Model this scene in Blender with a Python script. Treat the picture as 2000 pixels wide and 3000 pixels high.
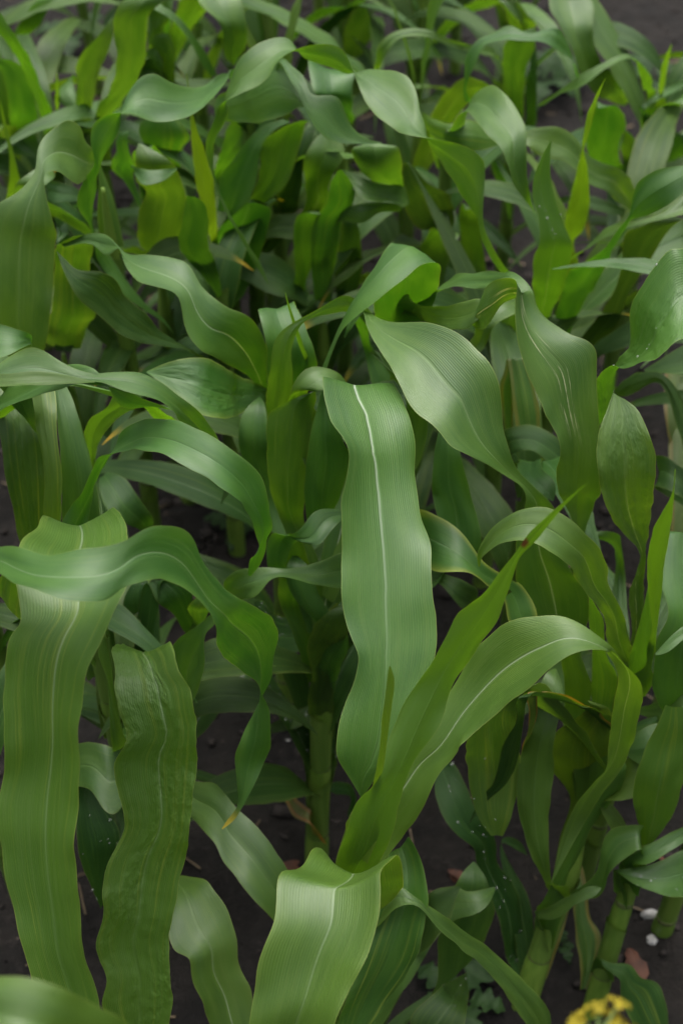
import bpy, bmesh, math, random
from mathutils import Vector, Matrix, noise
R = math.radians
for o in list(bpy.data.objects): bpy.data.objects.remove(o)
S = bpy.context.scene
C = S.collection
# ------------------------------------------------------------------ camera
cam_d = bpy.data.cameras.new('camera'); cam = bpy.data.objects.new('camera', cam_d); C.objects.link(cam)
cam.location = (0, 0, 1.65); cam.rotation_euler = (R(44), 0, 0)
cam_d.sensor_fit = 'VERTICAL'; cam_d.sensor_height = 24; cam_d.lens = 35.556
cam_d.clip_start = .02; cam_d.clip_end = 200
cam_d.dof.use_dof = True; cam_d.dof.focus_distance = 1.27; cam_d.dof.aperture_fstop = 4.0
S.camera = cam
# ------------------------------------------------------------------ sky, sun, exposure
SUN_EL, SUN_AZ = R(82), R(350)
w = bpy.data.worlds.new('World'); S.world = w; w.use_nodes = True
nt = w.node_tree; nt.nodes.clear()
sky = nt.nodes.new('ShaderNodeTexSky'); sky.sky_type = 'NISHITA'; sky.sun_disc = False
sky.sun_elevation = SUN_EL; sky.sun_rotation = SUN_AZ; sky.air_density = 1.5; sky.dust_density = 6
hs = nt.nodes.new('ShaderNodeHueSaturation'); hs.inputs['Saturation'].default_value = .3
bg = nt.nodes.new('ShaderNodeBackground'); bg.inputs['Strength'].default_value = .1
wo = nt.nodes.new('ShaderNodeOutputWorld')
# overcast sky: three times brighter overhead than at the horizon
tcw = nt.nodes.new('ShaderNodeTexCoord'); sxw = nt.nodes.new('ShaderNodeSeparateXYZ'); mrw = nt.nodes.new('ShaderNodeMapRange'); mxw = nt.nodes.new('ShaderNodeVectorMath'); mxw.operation = 'SCALE'
mrw.inputs['From Min'].default_value = 0; mrw.inputs['From Max'].default_value = 1; mrw.inputs['To Min'].default_value = .36; mrw.inputs['To Max'].default_value = 1.1
nt.links.new(tcw.outputs['Generated'], sxw.inputs[0]); nt.links.new(sxw.outputs[2], mrw.inputs['Value']); nt.links.new(mrw.outputs[0], mxw.inputs['Scale'])
nt.links.new(sky.outputs[0], hs.inputs['Color']); nt.links.new(hs.outputs[0], mxw.inputs[0]); nt.links.new(mxw.outputs[0], bg.inputs[0]); nt.links.new(bg.outputs[0], wo.inputs[0])
sd = bpy.data.lights.new('sun', 'SUN'); sun = bpy.data.objects.new('sun', sd); C.objects.link(sun)
sd.energy = 1.3; sd.angle = R(60); sd.color = (1, .97, .92)
sun.rotation_euler = (R(90) - SUN_EL, 0, R(180) - SUN_AZ)
S.view_settings.view_transform = 'Standard'; S.view_settings.look = 'None'
S.view_settings.exposure = 1.6; S.view_settings.gamma = 1
S.render.engine = 'CYCLES'
S.cycles.max_bounces = 8; S.cycles.transmission_bounces = 6; S.cycles.diffuse_bounces = 5
# ------------------------------------------------------------------ materials
class NT:
    """small helper for building node trees"""
    def __init__(s, name):
        s.m = bpy.data.materials.new(name); s.m.use_nodes = True; s.t = s.m.node_tree; s.t.nodes.clear()
    def n(s, typ, **kw):
        x = s.t.nodes.new(typ)
        for k, v in kw.items(): setattr(x, k, v)
        return x
    def put(s, sock, v):
        if isinstance(v, bpy.types.NodeSocket): s.t.links.new(v, sock)
        else: sock.default_value = v
    def math(s, op, a, b=0.0, c=None, clamp=False):
        x = s.n('ShaderNodeMath', operation=op, use_clamp=clamp); s.put(x.inputs[0], a); s.put(x.inputs[1], b)
        if c is not None: s.put(x.inputs[2], c)
        return x.outputs[0]
    def mix(s, f, a, b):
        x = s.n('ShaderNodeMix', data_type='RGBA'); s.put(x.inputs['Factor'], f)
        s.put(x.inputs[6], a if isinstance(a, bpy.types.NodeSocket) else (*a, 1)); s.put(x.inputs[7], b if isinstance(b, bpy.types.NodeSocket) else (*b, 1))
        return x.outputs[2]
    def step(s, v, lo, hi):
        x = s.n('ShaderNodeMapRange', interpolation_type='SMOOTHSTEP'); s.put(x.inputs['Value'], v)
        s.put(x.inputs['From Min'], lo); s.put(x.inputs['From Max'], hi); return x.outputs['Result']
    def noise(s, vec, scale, detail=2.0, rough=.5, dim='3D'):
        x = s.n('ShaderNodeTexNoise'); s.put(x.inputs['Vector'], vec); x.inputs['Scale'].default_value = scale
        x.inputs['Detail'].default_value = detail; x.inputs['Roughness'].default_value = rough; return x.outputs['Fac']
    def prop(s, name):
        return s.n('ShaderNodeAttribute', attribute_name=name, attribute_type='OBJECT').outputs['Fac']
    def comb(s, x, y, z=0.0):
        c = s.n('ShaderNodeCombineXYZ'); s.put(c.inputs[0], x); s.put(c.inputs[1], y); s.put(c.inputs[2], z); return c.outputs[0]

def leaf_material():
    k = NT('maize_leaf'); m = k.math
    uv = k.n('ShaderNodeUVMap', uv_map='UVMap').outputs[0]
    sx = k.n('ShaderNodeSeparateXYZ'); k.put(sx.inputs[0], uv); u, v = sx.outputs[0], sx.outputs[1]
    rnd = k.prop('seed'); seed = m('MULTIPLY', rnd, 37.0)
    c = m('ABSOLUTE', m('SUBTRACT', u, .5))                    # 0 on the midrib, .5 at the margin
    along = k.comb(m('MULTIPLY', u, 46.0), m('MULTIPLY', v, 7.0), seed)
    fine = k.noise(along, 1.0, 3, .6)                          # streaks that run with the veins
    broad = k.noise(k.comb(m('MULTIPLY', u, 13.0), m('MULTIPLY', v, 4.0), seed), 1.0, 2)
    blot = k.noise(k.comb(m('MULTIPLY', u, 2.2), m('MULTIPLY', v, 12.0), seed), 1.0, 3)
    vein = m('SINE', m('MULTIPLY', u, 250.0)); minor = m('SINE', m('MULTIPLY', u, 900.0))
    col = k.mix(k.step(blot, .3, .7), (.026, .085, .005), (.05, .124, .009))
    col = k.mix(k.prop('young'), col, (.062, .135, .006))  # young yellow-green; on some other blades it paints in light shining through
    col = k.mix(m('MULTIPLY', k.prop('dull'), .75), col, (.009, .03, .008))  # dark blue-green; on low leaves it paints in deeper canopy shade
    col = k.mix(m('MULTIPLY', k.step(fine, .48, .72), .38), col, (.075, .145, .022))
    col = k.mix(m('MULTIPLY', k.step(vein, .5, 1.0), m('MULTIPLY_ADD', k.prop('stripe'), .2, .1)), col, (.11, .17, .04))
    col = k.mix(m('MULTIPLY', k.step(minor, -.2, -1.0), .16), col, (.02, .06, .012))
    yl = m('MULTIPLY', k.step(broad, .5, .72), m('MULTIPLY', m('MULTIPLY_ADD', k.prop('yel'), .42, .03), k.step(fine, .35, .65)))
    col = k.mix(yl, col, (.25, .29, .035))
    # white feeding scars
    sc = m('MULTIPLY', k.step(k.noise(k.comb(m('MULTIPLY', u, 30.0), m('MULTIPLY', v, 9.0), 3.3), 1.0, 2, .55), .57, .63), k.prop('scar'))
    sc = m('MULTIPLY', sc, m('MULTIPLY', k.step(u, .3, .4), k.step(u, .75, .65)))
    sc = m('MULTIPLY', sc, m('MULTIPLY', k.step(v, .24, .3), m('MULTIPLY', k.step(v, .52, .44), k.step(k.noise(k.comb(m('MULTIPLY', u, 60.0), m('MULTIPLY', v, 60.0), 1.0), 1.0, 1), .35, .55))))
    col = k.mix(sc, col, (.4, .4, .28))
    # midrib
    wd = m('MULTIPLY_ADD', k.prop('rib'), .012, .008)
    rfade = k.step(m('DIVIDE', v, k.prop('tip_at')), .95, .4)
    ribf = m('MULTIPLY', rfade, k.step(c, wd, m('MULTIPLY', wd, .25)))
    ribf = m('MULTIPLY', ribf, m('MULTIPLY', m('POWER', k.prop('rib'), 1.7), .6, clamp=True))
    col = k.mix(m('MULTIPLY', k.step(c, .05, .02), m('MULTIPLY', k.prop('rib'), .25)), col, (.11, .2, .06))
    col = k.mix(ribf, col, (.42, .48, .38))
    # pale hairy margin
    ed = k.step(m('ADD', c, m('MULTIPLY', k.prop('edgey'), .03)), .489, .498)
    col = k.mix(m('MULTIPLY', ed, .3), col, (.27, .3, .07))
    ey = m('MULTIPLY', k.step(m('ADD', c, m('MULTIPLY', blot, .2)), .42, .62), m('MULTIPLY_ADD', k.prop('edgey'), .5, .02))
    col = k.mix(ey, col, (.27, .28, .03))
    # specks
    vo = k.n('ShaderNodeTexVoronoi'); k.put(vo.inputs['Vector'], k.comb(m('MULTIPLY', u, 9.0), m('MULTIPLY', v, 55.0), seed)); vo.inputs['Scale'].default_value = 1.6
    spk = m('MULTIPLY', k.step(vo.outputs['Distance'], .07, .03), k.step(k.noise(along, .37, 1), .5, .62))
    col = k.mix(m('MULTIPLY', spk, .6), col, (.016, .045, .008))
    # withering
    wl = k.prop('wilt')
    wc = k.mix(k.step(broad, .35, .62), (.14, .14, .022), (.22, .1, .018))
    wc = k.mix(k.step(blot, .58, .7), wc, (.09, .035, .015))
    col = k.mix(m('MULTIPLY', wl, m('MULTIPLY_ADD', k.step(m('ADD', c, m('MULTIPLY', blot, .4)), .45, .65), .9, .12), clamp=True), col, wc)
    tip = m('MULTIPLY', k.prop('tipy'), k.step(m('ADD', v, m('MULTIPLY', k.step(u, .5, .0), .0)), k.prop('tip_at'), m('ADD', k.prop('tip_at'), .03)))
    col = k.mix(tip, col, (.42, .3, .02))
    # a gnawed brown patch on one blade
    sp_ = m('MULTIPLY', k.prop('spot'), k.step(m('ABSOLUTE', m('SUBTRACT', m('DIVIDE', v, k.prop('tip_at')), m('ADD', .862, m('MULTIPLY', blot, .012)))), .016, .005))
    col = k.mix(m('MULTIPLY', sp_, k.step(m('ADD', fine, m('MULTIPLY', u, .5)), .55, .75)), col, (.05, .018, .008))
    h = k.n('ShaderNodeHueSaturation'); k.put(h.inputs['Color'], col)
    k.put(h.inputs['Hue'], m('MULTIPLY_ADD', rnd, .03, .485)); k.put(h.inputs['Value'], m('MULTIPLY_ADD', k.noise(k.comb(seed, seed), 1.7), .5, .78))
    col = h.outputs[0]
    # relief
    quilt = k.noise(k.comb(m('MULTIPLY', u, 15.0), m('MULTIPLY', v, 95.0), seed), 1.0, 2, .5)
    qf = m('MULTIPLY', k.prop('wr'), k.step(k.noise(k.comb(m('MULTIPLY', u, 4.0), m('MULTIPLY', v, 9.0), seed), 1.0, 1), .4, .6))
    hgt = m('ADD', m('MULTIPLY', vein, .12), m('MULTIPLY', minor, .045))
    hgt = m('ADD', hgt, m('MULTIPLY', fine, .35)); hgt = m('ADD', hgt, m('MULTIPLY', broad, .5))
    hgt = m('ADD', hgt, m('MULTIPLY', m('MULTIPLY', quilt, qf), 3.2))
    hgt = m('ADD', hgt, m('MULTIPLY', k.step(c, .01, .028), m('MULTIPLY_ADD', k.prop('rib'), .8, .3)))
    bp = k.n('ShaderNodeBump'); bp.inputs['Strength'].default_value = .5; bp.inputs['Distance'].default_value = .0016; k.put(bp.inputs['Height'], hgt)
    p = k.n('ShaderNodeBsdfPrincipled'); k.put(p.inputs['Base Color'], col); k.put(p.inputs['Normal'], bp.outputs[0])
    k.put(p.inputs['Roughness'], m('MULTIPLY_ADD', fine, .26, m('MULTIPLY_ADD', k.prop('dull'), -.06, .42)))
    k.put(p.inputs['Specular IOR Level'], m('MULTIPLY_ADD', k.prop('dull'), -.3, .6))
    k.put(p.inputs['Coat Weight'], m('MULTIPLY_ADD', k.prop('dull'), -.26, .28)); p.inputs['Coat Roughness'].default_value = .38; p.inputs['Coat IOR'].default_value = 1.7
    tl = k.n('ShaderNodeBsdfTranslucent'); g = k.n('ShaderNodeMix', data_type='RGBA', blend_type='MULTIPLY'); g.inputs['Factor'].default_value = 1
    k.put(g.inputs[6], col); g.inputs[7].default_value = (2.25, 2.1, .5, 1); k.put(tl.inputs['Color'], g.outputs[2]); k.put(tl.inputs['Normal'], bp.outputs[0])
    mx = k.n('ShaderNodeMixShader'); k.put(mx.inputs[0], m('MULTIPLY_ADD', k.prop('young'), .06, .36)); k.put(mx.inputs[1], p.outputs[0]); k.put(mx.inputs[2], tl.outputs[0])
    o = k.n('ShaderNodeOutputMaterial'); k.put(o.inputs['Surface'], mx.outputs[0])
    return k.m

def simple_material(name, col_a, col_b, scale, rough=.5, bump=.3, spec=.4, stretch=(1, 1, 1), dist=.003, trans=0):
    k = NT(name)
    tc = k.n('ShaderNodeTexCoord').outputs['Object']
    mp = k.n('ShaderNodeMapping'); mp.inputs['Scale'].default_value = stretch; k.put(mp.inputs['Vector'], tc)
    f = k.noise(mp.outputs[0], scale, 5, .6)
    p = k.n('ShaderNodeBsdfPrincipled'); k.put(p.inputs['Base Color'], k.mix(k.step(f, .3, .7), col_a, col_b))
    p.inputs['Roughness'].default_value = rough; p.inputs['Specular IOR Level'].default_value = spec
    b = k.n('ShaderNodeBump'); b.inputs['Strength'].default_value = bump; b.inputs['Distance'].default_value = dist; k.put(b.inputs['Height'], f); k.put(p.inputs['Normal'], b.outputs[0])
    o = k.n('ShaderNodeOutputMaterial'); sh = p.outputs[0]
    if trans:
        tl = k.n('ShaderNodeBsdfTranslucent'); tl.inputs['Color'].default_value = (*col_b, 1)
        mx = k.n('ShaderNodeMixShader'); mx.inputs[0].default_value = trans; k.put(mx.inputs[1], sh); k.put(mx.inputs[2], tl.outputs[0]); sh = mx.outputs[0]
    k.put(o.inputs['Surface'], sh)
    return k.m

def soil_material():
    k = NT('soil'); m = k.math
    tc = k.n('ShaderNodeTexCoord').outputs['Object']
    a = k.noise(tc, 9, 6, .65); b = k.noise(tc, 70, 6, .7); d = k.noise(tc, 320, 3, .6)
    col = k.mix(k.step(a, .35, .65), (.0055, .0045, .0037), (.0135, .0108, .0088))
    col = k.mix(m('MULTIPLY', k.step(b, .5, .75), .6), col, (.034, .0275, .0245))
    col = k.mix(m('MULTIPLY', k.step(b, .45, .3), .7), col, (.006, .005, .0045))
    vo = k.n('ShaderNodeTexVoronoi'); k.put(vo.inputs['Vector'], tc); vo.inputs['Scale'].default_value = 75
    col = k.mix(m('MULTIPLY', k.step(vo.outputs['Distance'], .16, .1), k.step(k.noise(tc, 31, 1), .6, .66)), col, (.09, .07, .055))
    p = k.n('ShaderNodeBsdfPrincipled'); k.put(p.inputs['Base Color'], col); p.inputs['Roughness'].default_value = .85; p.inputs['Specular IOR Level'].default_value = .25
    hgt = m('ADD', m('MULTIPLY', b, 1.0), m('MULTIPLY', d, .35))
    bp = k.n('ShaderNodeBump'); bp.inputs['Strength'].default_value = 1; bp.inputs['Distance'].default_value = .012; k.put(bp.inputs['Height'], hgt); k.put(p.inputs['Normal'], bp.outputs[0])
    o = k.n('ShaderNodeOutputMaterial'); k.put(o.inputs['Surface'], p.outputs[0])
    return k.m

def drop_material():
    k = NT('water_drop'); p = k.n('ShaderNodeBsdfPrincipled'); p.inputs['Base Color'].default_value = (.95, .98, .95, 1)
    p.inputs['Roughness'].default_value = .04; p.inputs['IOR'].default_value = 1.33; p.inputs['Transmission Weight'].default_value = .85
    o = k.n('ShaderNodeOutputMaterial'); k.put(o.inputs['Surface'], p.outputs[0]); return k.m

LEAF = leaf_material(); SOIL = soil_material(); DROP = drop_material()
STALK = simple_material('maize_stalk', (.075, .145, .016), (.13, .21, .03), 9, .45, .35, .45, (8, 8, .7), .002, .12)
SHEATH = simple_material('leaf_sheath', (.065, .13, .016), (.11, .18, .03), 60, .5, .3, .4, (1, 1, .04), .002, .15)
NODE = simple_material('stalk_node', (.05, .09, .018), (.09, .1, .03), 30, .6, .3)
STONE = simple_material('pale_stone', (.2, .195, .19), (.32, .31, .3), 60, .8, .6, .2)
CLOD = simple_material('soil_clod', (.007, .0056, .005), (.034, .028, .025), 18, .9, 1, .2, dist=.006)
LITTER = simple_material('dry_litter', (.04, .018, .012), (.085, .034, .02), 60, .7, .6, .25, dist=.003)
STRAW = simple_material('straw', (.06, .045, .03), (.16, .12, .075), 25, .8, .3, .2)
WEED = simple_material('weed_leaf', (.013, .034, .008), (.024, .055, .013), 60, .6, .6, .25, dist=.003, trans=.25)
PETAL = simple_material('yellow_petal', (.2, .16, .01), (.34, .28, .02), 60, .6, .3, .3, trans=.3)
STEM = simple_material('weed_stem', (.08, .14, .03), (.12, .18, .05), 40, .5, .3)

# ------------------------------------------------------------------ helpers
def new_obj(name, verts, faces, mat, parent=None, uvs=None):
    me = bpy.data.meshes.new(name); me.from_pydata(verts, [], faces); me.materials.append(mat)
    if uvs:
        l = me.uv_layers.new(name='UVMap').data
        for lp in me.loops: l[lp.index].uv = uvs[lp.vertex_index]
    me.polygons.foreach_set('use_smooth', [True] * len(me.polygons)); me.update()
    o = bpy.data.objects.new(name, me); C.objects.link(o)
    if parent: o.parent = parent; o.matrix_parent_inverse = Matrix.Translation(-parent.location)
    return o

def thing(name, label, cat, loc, group=None):
    o = bpy.data.objects.new(name, None); C.objects.link(o); o.location = loc; o.empty_display_size = .05
    o['label'] = label; o['category'] = cat
    if group: o['group'] = group
    return o

def tag(o, label, cat, group=None):
    o['label'] = label; o['category'] = cat
    if group: o['group'] = group
    return o

def spline(ps, ts, t):
    """non-uniform cubic through points ps at parameters ts"""
    n = len(ps); i = 0
    while i < n - 2 and t > ts[i + 1]: i += 1
    def tan(j):
        if j == 0: return (ps[1] - ps[0]) / (ts[1] - ts[0])
        if j == n - 1: return (ps[-1] - ps[-2]) / (ts[-1] - ts[-2])
        a, b = ts[j] - ts[j - 1], ts[j + 1] - ts[j]
        return ((ps[j] - ps[j - 1]) / a * b + (ps[j + 1] - ps[j]) / b * a) / (a + b)
    h = ts[i + 1] - ts[i]; x = (t - ts[i]) / h
    return ps[i] * (2 * x**3 - 3 * x**2 + 1) + tan(i) * (h * (x**3 - 2 * x**2 + x)) + ps[i + 1] * (3 * x**2 - 2 * x**3) + tan(i + 1) * (h * (x**3 - x**2))

US = [0, .012, .07, .15, .24, .33, .41, .465, .488, .5, .512, .535, .59, .67, .76, .85, .93, .988, 1]
def leaf_mesh(name, stations, parent, par, rng, ds=.005, ripple=1.0):
    Ls = [Vector(s[0]) for s in stations]; Rs = [Vector(s[1]) for s in stations]
    Cs = [(a + b) / 2 for a, b in zip(Ls, Rs)]; Hs = [(b - a) / 2 for a, b in zip(Ls, Rs)]
    ts = [0.0]
    for i in range(1, len(Cs)):
        ts.append(ts[-1] + max((Cs[i] - Cs[i - 1]).length, .35 * max((Ls[i] - Ls[i - 1]).length, (Rs[i] - Rs[i - 1]).length), .003))
    tot = ts[-1]; n = max(10, int(tot / ds))
    rows = [(spline(Cs, ts, tot * i / n), spline(Hs, ts, tot * i / n)) for i in range(n + 1)]
    for _ in range(3):
        rows = [rows[0]] + [((rows[i - 1][0] + rows[i][0] * 2 + rows[i + 1][0]) / 4, (rows[i - 1][1] + rows[i][1] * 2 + rows[i + 1][1]) / 4) for i in range(1, n)] + [rows[n]]
    wmax = max(h.length for c, h in rows); g = par.get('g', .085); wr = par.get('wr', 0)
    of = Vector((rng.uniform(-50, 50), rng.uniform(-50, 50), rng.uniform(-50, 50)))
    vs, uvs, fs, nrm = [], [], [], []; m = len(US); pn = None
    for i, (c, h) in enumerate(rows):
        a, b = rows[max(0, i - 2)][0], rows[min(n, i + 2)][0]
        t = (b - a); nn = h.cross(t)
        nn = nn.normalized() if nn.length > 1e-9 else (pn or Vector((0, 0, 1)))
        if pn: nn = (nn + pn * .6).normalized() if nn.dot(pn) > -.3 else pn
        pn = nn; v = tot * i / n; hl = h.length; end = min(1, i / 6, (n - i) / 6)
        rp = par.get('rp'); um = .5
        if rp:
            tt = tot * i / n; q = max(j for j in range(len(ts)) if ts[j] <= tt + 1e-9); q = min(q, len(ts) - 2); fx = (tt - ts[q]) / (ts[q + 1] - ts[q]); um = rp[q] + (rp[q + 1] - rp[q]) * fx
        for u in US:
            k = 2 * u - 1; x = abs(k); kp = 2 * (u * um * 2 if u < .5 else um + (u - .5) * 2 * (1 - um)) - 1
            off = -g * 2 * hl * (1 - min(1, x / .95)**1.35)                # gutter along the midrib
            e = x**3 * hl / wmax * end * ripple
            nz = noise.noise(Vector((k * .8, v * 30, 0)) + of)
            off += e * nz * .0055
            lat = e * noise.noise(Vector((k * 3, v * 55, 9)) + of) * .0014
            off += .0022 * end * ripple * hl / wmax * noise.noise(Vector((k * 1.6, v * 17, 4)) + of)
            if wr: off += wr * .0016 * end * noise.noise(Vector((k * 6, v * 120, 2)) + of)
            p = c + h * kp + nn * off + (h.normalized() * lat * (1 if k > 0 else -1) if hl > 1e-6 else Vector())
            vs.append(p); uvs.append((u, v)); nrm.append(nn)
    for i in range(n):
        if par.get('torn') and i > n - 9:
            pass
        for j in range(m - 1):
            if par.get('torn') and (.80 < i / n < .86) and (noise.noise(Vector((US[j] * 5, i * .45, 7.7))) > -.05) and (j < 4 or 6 < j < 14): continue
            q = i * m + j; fs.append((q, q + 1, q + m + 1, q + m))
    o = new_obj(name, vs, fs, LEAF, parent, uvs)
    for key in ('rib', 'yel', 'stripe', 'young', 'dull', 'wr', 'wilt', 'edgey', 'scar', 'tipy', 'spot'): o[key] = float(par.get(key, .15 if key == 'stripe' else 0))
    o['seed'] = rng.random(); o['tip_at'] = tot - .035
    if par.get('drops'): droplets(o, vs, nrm, m, n, par['drops'], rng)
    return o

def droplets(leaf, vs, nrm, m, n, amount, rng):
    """beads of rain lying on one leaf: one mesh"""
    dv, df = [], []
    for _ in range(int(34 * amount)):
        i = rng.randint(3, n - 3); j = rng.randint(1, m - 2); q = i * m + j
        nn = nrm[q] if nrm[q].z > 0 else -nrm[q]
        r = rng.choice([.0004, .0005, .0006, .0008, .0013]) * rng.uniform(.8, 1.25); c = vs[q].lerp(vs[q + 1], rng.random())
        a = nn.orthogonal().normalized(); b = nn.cross(a); st = len(dv); sx = rng.uniform(.8, 1.5)
        for ring in range(4):
            ph = ring * R(30)
            for s in range(8):
                th = s * R(45); dv.append(c + (a * math.cos(th) * sx + b * math.sin(th)) * (r * math.cos(ph)) + nn * (r * .75 * math.sin(ph) - r * .05))
        top = len(dv) - 8
        for ring in range(3):
            for s in range(8): df.append((st + ring * 8 + s, st + ring * 8 + (s + 1) % 8, st + ring * 8 + 8 + (s + 1) % 8, st + ring * 8 + 8 + s))
        df.append(tuple(range(top, top + 8)))
    o = new_obj('rain_drops', dv, df, DROP, leaf); o.matrix_parent_inverse = Matrix(); o.matrix_parent_inverse = leaf.matrix_parent_inverse.copy() if False else Matrix()
    o['kind'] = 'stuff'
    # the leaf's vertices are in world space shifted by its own parent inverse; the drops share that space
    return o

def tube(path, radii, seg=16):
    vs, fs = [], []; n = len(path)
    for i, (p, r) in enumerate(zip(path, radii)):
        t = (path[min(n - 1, i + 1)] - path[max(0, i - 1)]).normalized(); a = t.cross(Vector((.31, .95, 0))).normalized(); b = t.cross(a)
        for s in range(seg):
            th = 2 * math.pi * s / seg; vs.append(p + (a * math.cos(th) * 1.08 + b * math.sin(th) * .94) * r)
    for i in range(n - 1):
        for s in range(seg): fs.append((i * seg + s, i * seg + (s + 1) % seg, (i + 1) * seg + (s + 1) % seg, (i + 1) * seg + s))
    fs.append(tuple(range((n - 1) * seg, n * seg)))
    return vs, fs

def make_stalk(parent, base, top, rng, r0=.0125):
    base = Vector(base); top = Vector(top); base = base + (base - top).normalized() * .02
    ln = (top - base).length; n = int(ln / .006); path, rad, nodes = [], [], []
    step = rng.uniform(.12, .15); ph = rng.uniform(.3, .9)
    for i in range(n + 1):
        f = i / n; p = base.lerp(top, f) + Vector((math.sin(f * 5 + ph * 9) * .002, math.cos(f * 4 + ph * 7) * .002, 0)); s = (f * ln / step + ph)
        fr = s % 1; r = r0 * (1 - .3 * f) * (1 if f < .8 else 1 - .75 * ((f - .8) / .2)**1.5) * (1 + .10 * (fr if fr < .93 else (1 - fr) * 13) - .02)
        path.append(p); rad.append(r)
        if fr < .006 / step and f < .8: nodes.append((p, r, (top - base).normalized()))
    vs, fs = tube(path, rad); o = new_obj('stalk', vs, fs, STALK, parent)
    for p, r, d in nodes:
        k = [(-.004, 1.0), (-.0025, 1.03), (0, 1.045), (.0025, 1.03), (.004, 1.0)]
        vs, fs = tube([p + d * a for a, b in k], [r * 1.02 * b for a, b in k]); q = new_obj('node', vs, fs, NODE, o)
        q.matrix_parent_inverse = Matrix()
        # the leaf sheath: a sleeve from this node up, split at the front and flaring at its mouth
        sl = step * rng.uniform(.72, .9); az = rng.uniform(0, 6.28); sv, sf = [], []; e1 = d.orthogonal().normalized(); e2 = d.cross(e1)
        for i in range(13):
            f = i / 12; gap = .08 + .9 * f**4
            for s in range(21):
                th = az + gap + (2 * math.pi - 2 * gap + .5) * s / 20; rr = r * (1.07 + .05 * s / 20 + .22 * max(0, f - .8) / .2 * (.5 + .5 * math.cos(th - az - math.pi))) + .0002 * math.sin(th * 14)
                sv.append(p + d * (f * sl - .08 * sl * f**6 * (1 - math.cos(th - az - math.pi))) + (e1 * math.cos(th) + e2 * math.sin(th)) * rr)
        for i in range(12):
            for s in range(20): t0 = i * 21 + s; sf.append((t0, t0 + 1, t0 + 22, t0 + 21))
        if rng.random() < .75: q = new_obj('leaf_sheath', sv, sf, SHEATH, o); q.matrix_parent_inverse = Matrix()
    return o

# ------------------------------------------------------------------ the soil
def ground_z(x, y):
    return .012 * noise.noise(Vector((x * 3, y * 3, 0))) + .012 * noise.noise(Vector((x * 9, y * 9, 3))) + .006 * noise.noise(Vector((x * 26, y * 26, 5))) - .012
def make_ground():
    def grid(x0, x1, y0, y1, st):
        nx, ny = int((x1 - x0) / st), int((y1 - y0) / st); vs = []
        for j in range(ny + 1):
            for i in range(nx + 1):
                x, y = x0 + (x1 - x0) * i / nx, y0 + (y1 - y0) * j / ny
                e = max(abs(x), abs(y - 1.8)); f = max(0, 1 - max(0, e - 2.2) / .6)
                z = ground_z(x, y) + f * (.007 * abs(noise.noise(Vector((x * 60, y * 60, 1)))) + .004 * noise.noise(Vector((x * 130, y * 130, 2))))
                vs.append((x, y, z))
        return vs, [(j * (nx + 1) + i, j * (nx + 1) + i + 1, (j + 1) * (nx + 1) + i + 1, (j + 1) * (nx + 1) + i) for j in range(ny) for i in range(nx)]
    vs, fs = grid(-1.6, 1.6, .4, 4.2, .009); g = new_obj('soil', vs, fs, SOIL); g['kind'] = 'structure'
    # the field beyond, to the horizon, a little lower where it meets the near sheet
    far = [(-90, -40), (90, -40), (90, 150), (-90, 150)]
    g2 = new_obj('field', [(x, y, -.045) for x, y in far], [(0, 1, 2, 3)], SOIL); g2['kind'] = 'structure'
make_ground()

def lump(seed, r, squash=.6, rough=.35, sub=2):
    bm = bmesh.new(); bmesh.ops.create_icosphere(bm, subdivisions=sub, radius=1)
    for v in bm.verts:
        d = 1 + rough * noise.noise(v.co * 1.6 + Vector((seed * 7.1, seed * 3.3, 0))) + rough * .5 * noise.noise(v.co * 4 + Vector((0, seed * 5.7, 1)))
        v.co = Vector((v.co.x * d * r, v.co.y * d * r * (.7 + .3 * math.sin(seed * 9)), v.co.z * d * r * squash))
    vs = [v.co.copy() for v in bm.verts]; fs = [[v.index for v in f.verts] for f in bm.faces]; bm.free(); return vs, fs

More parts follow.
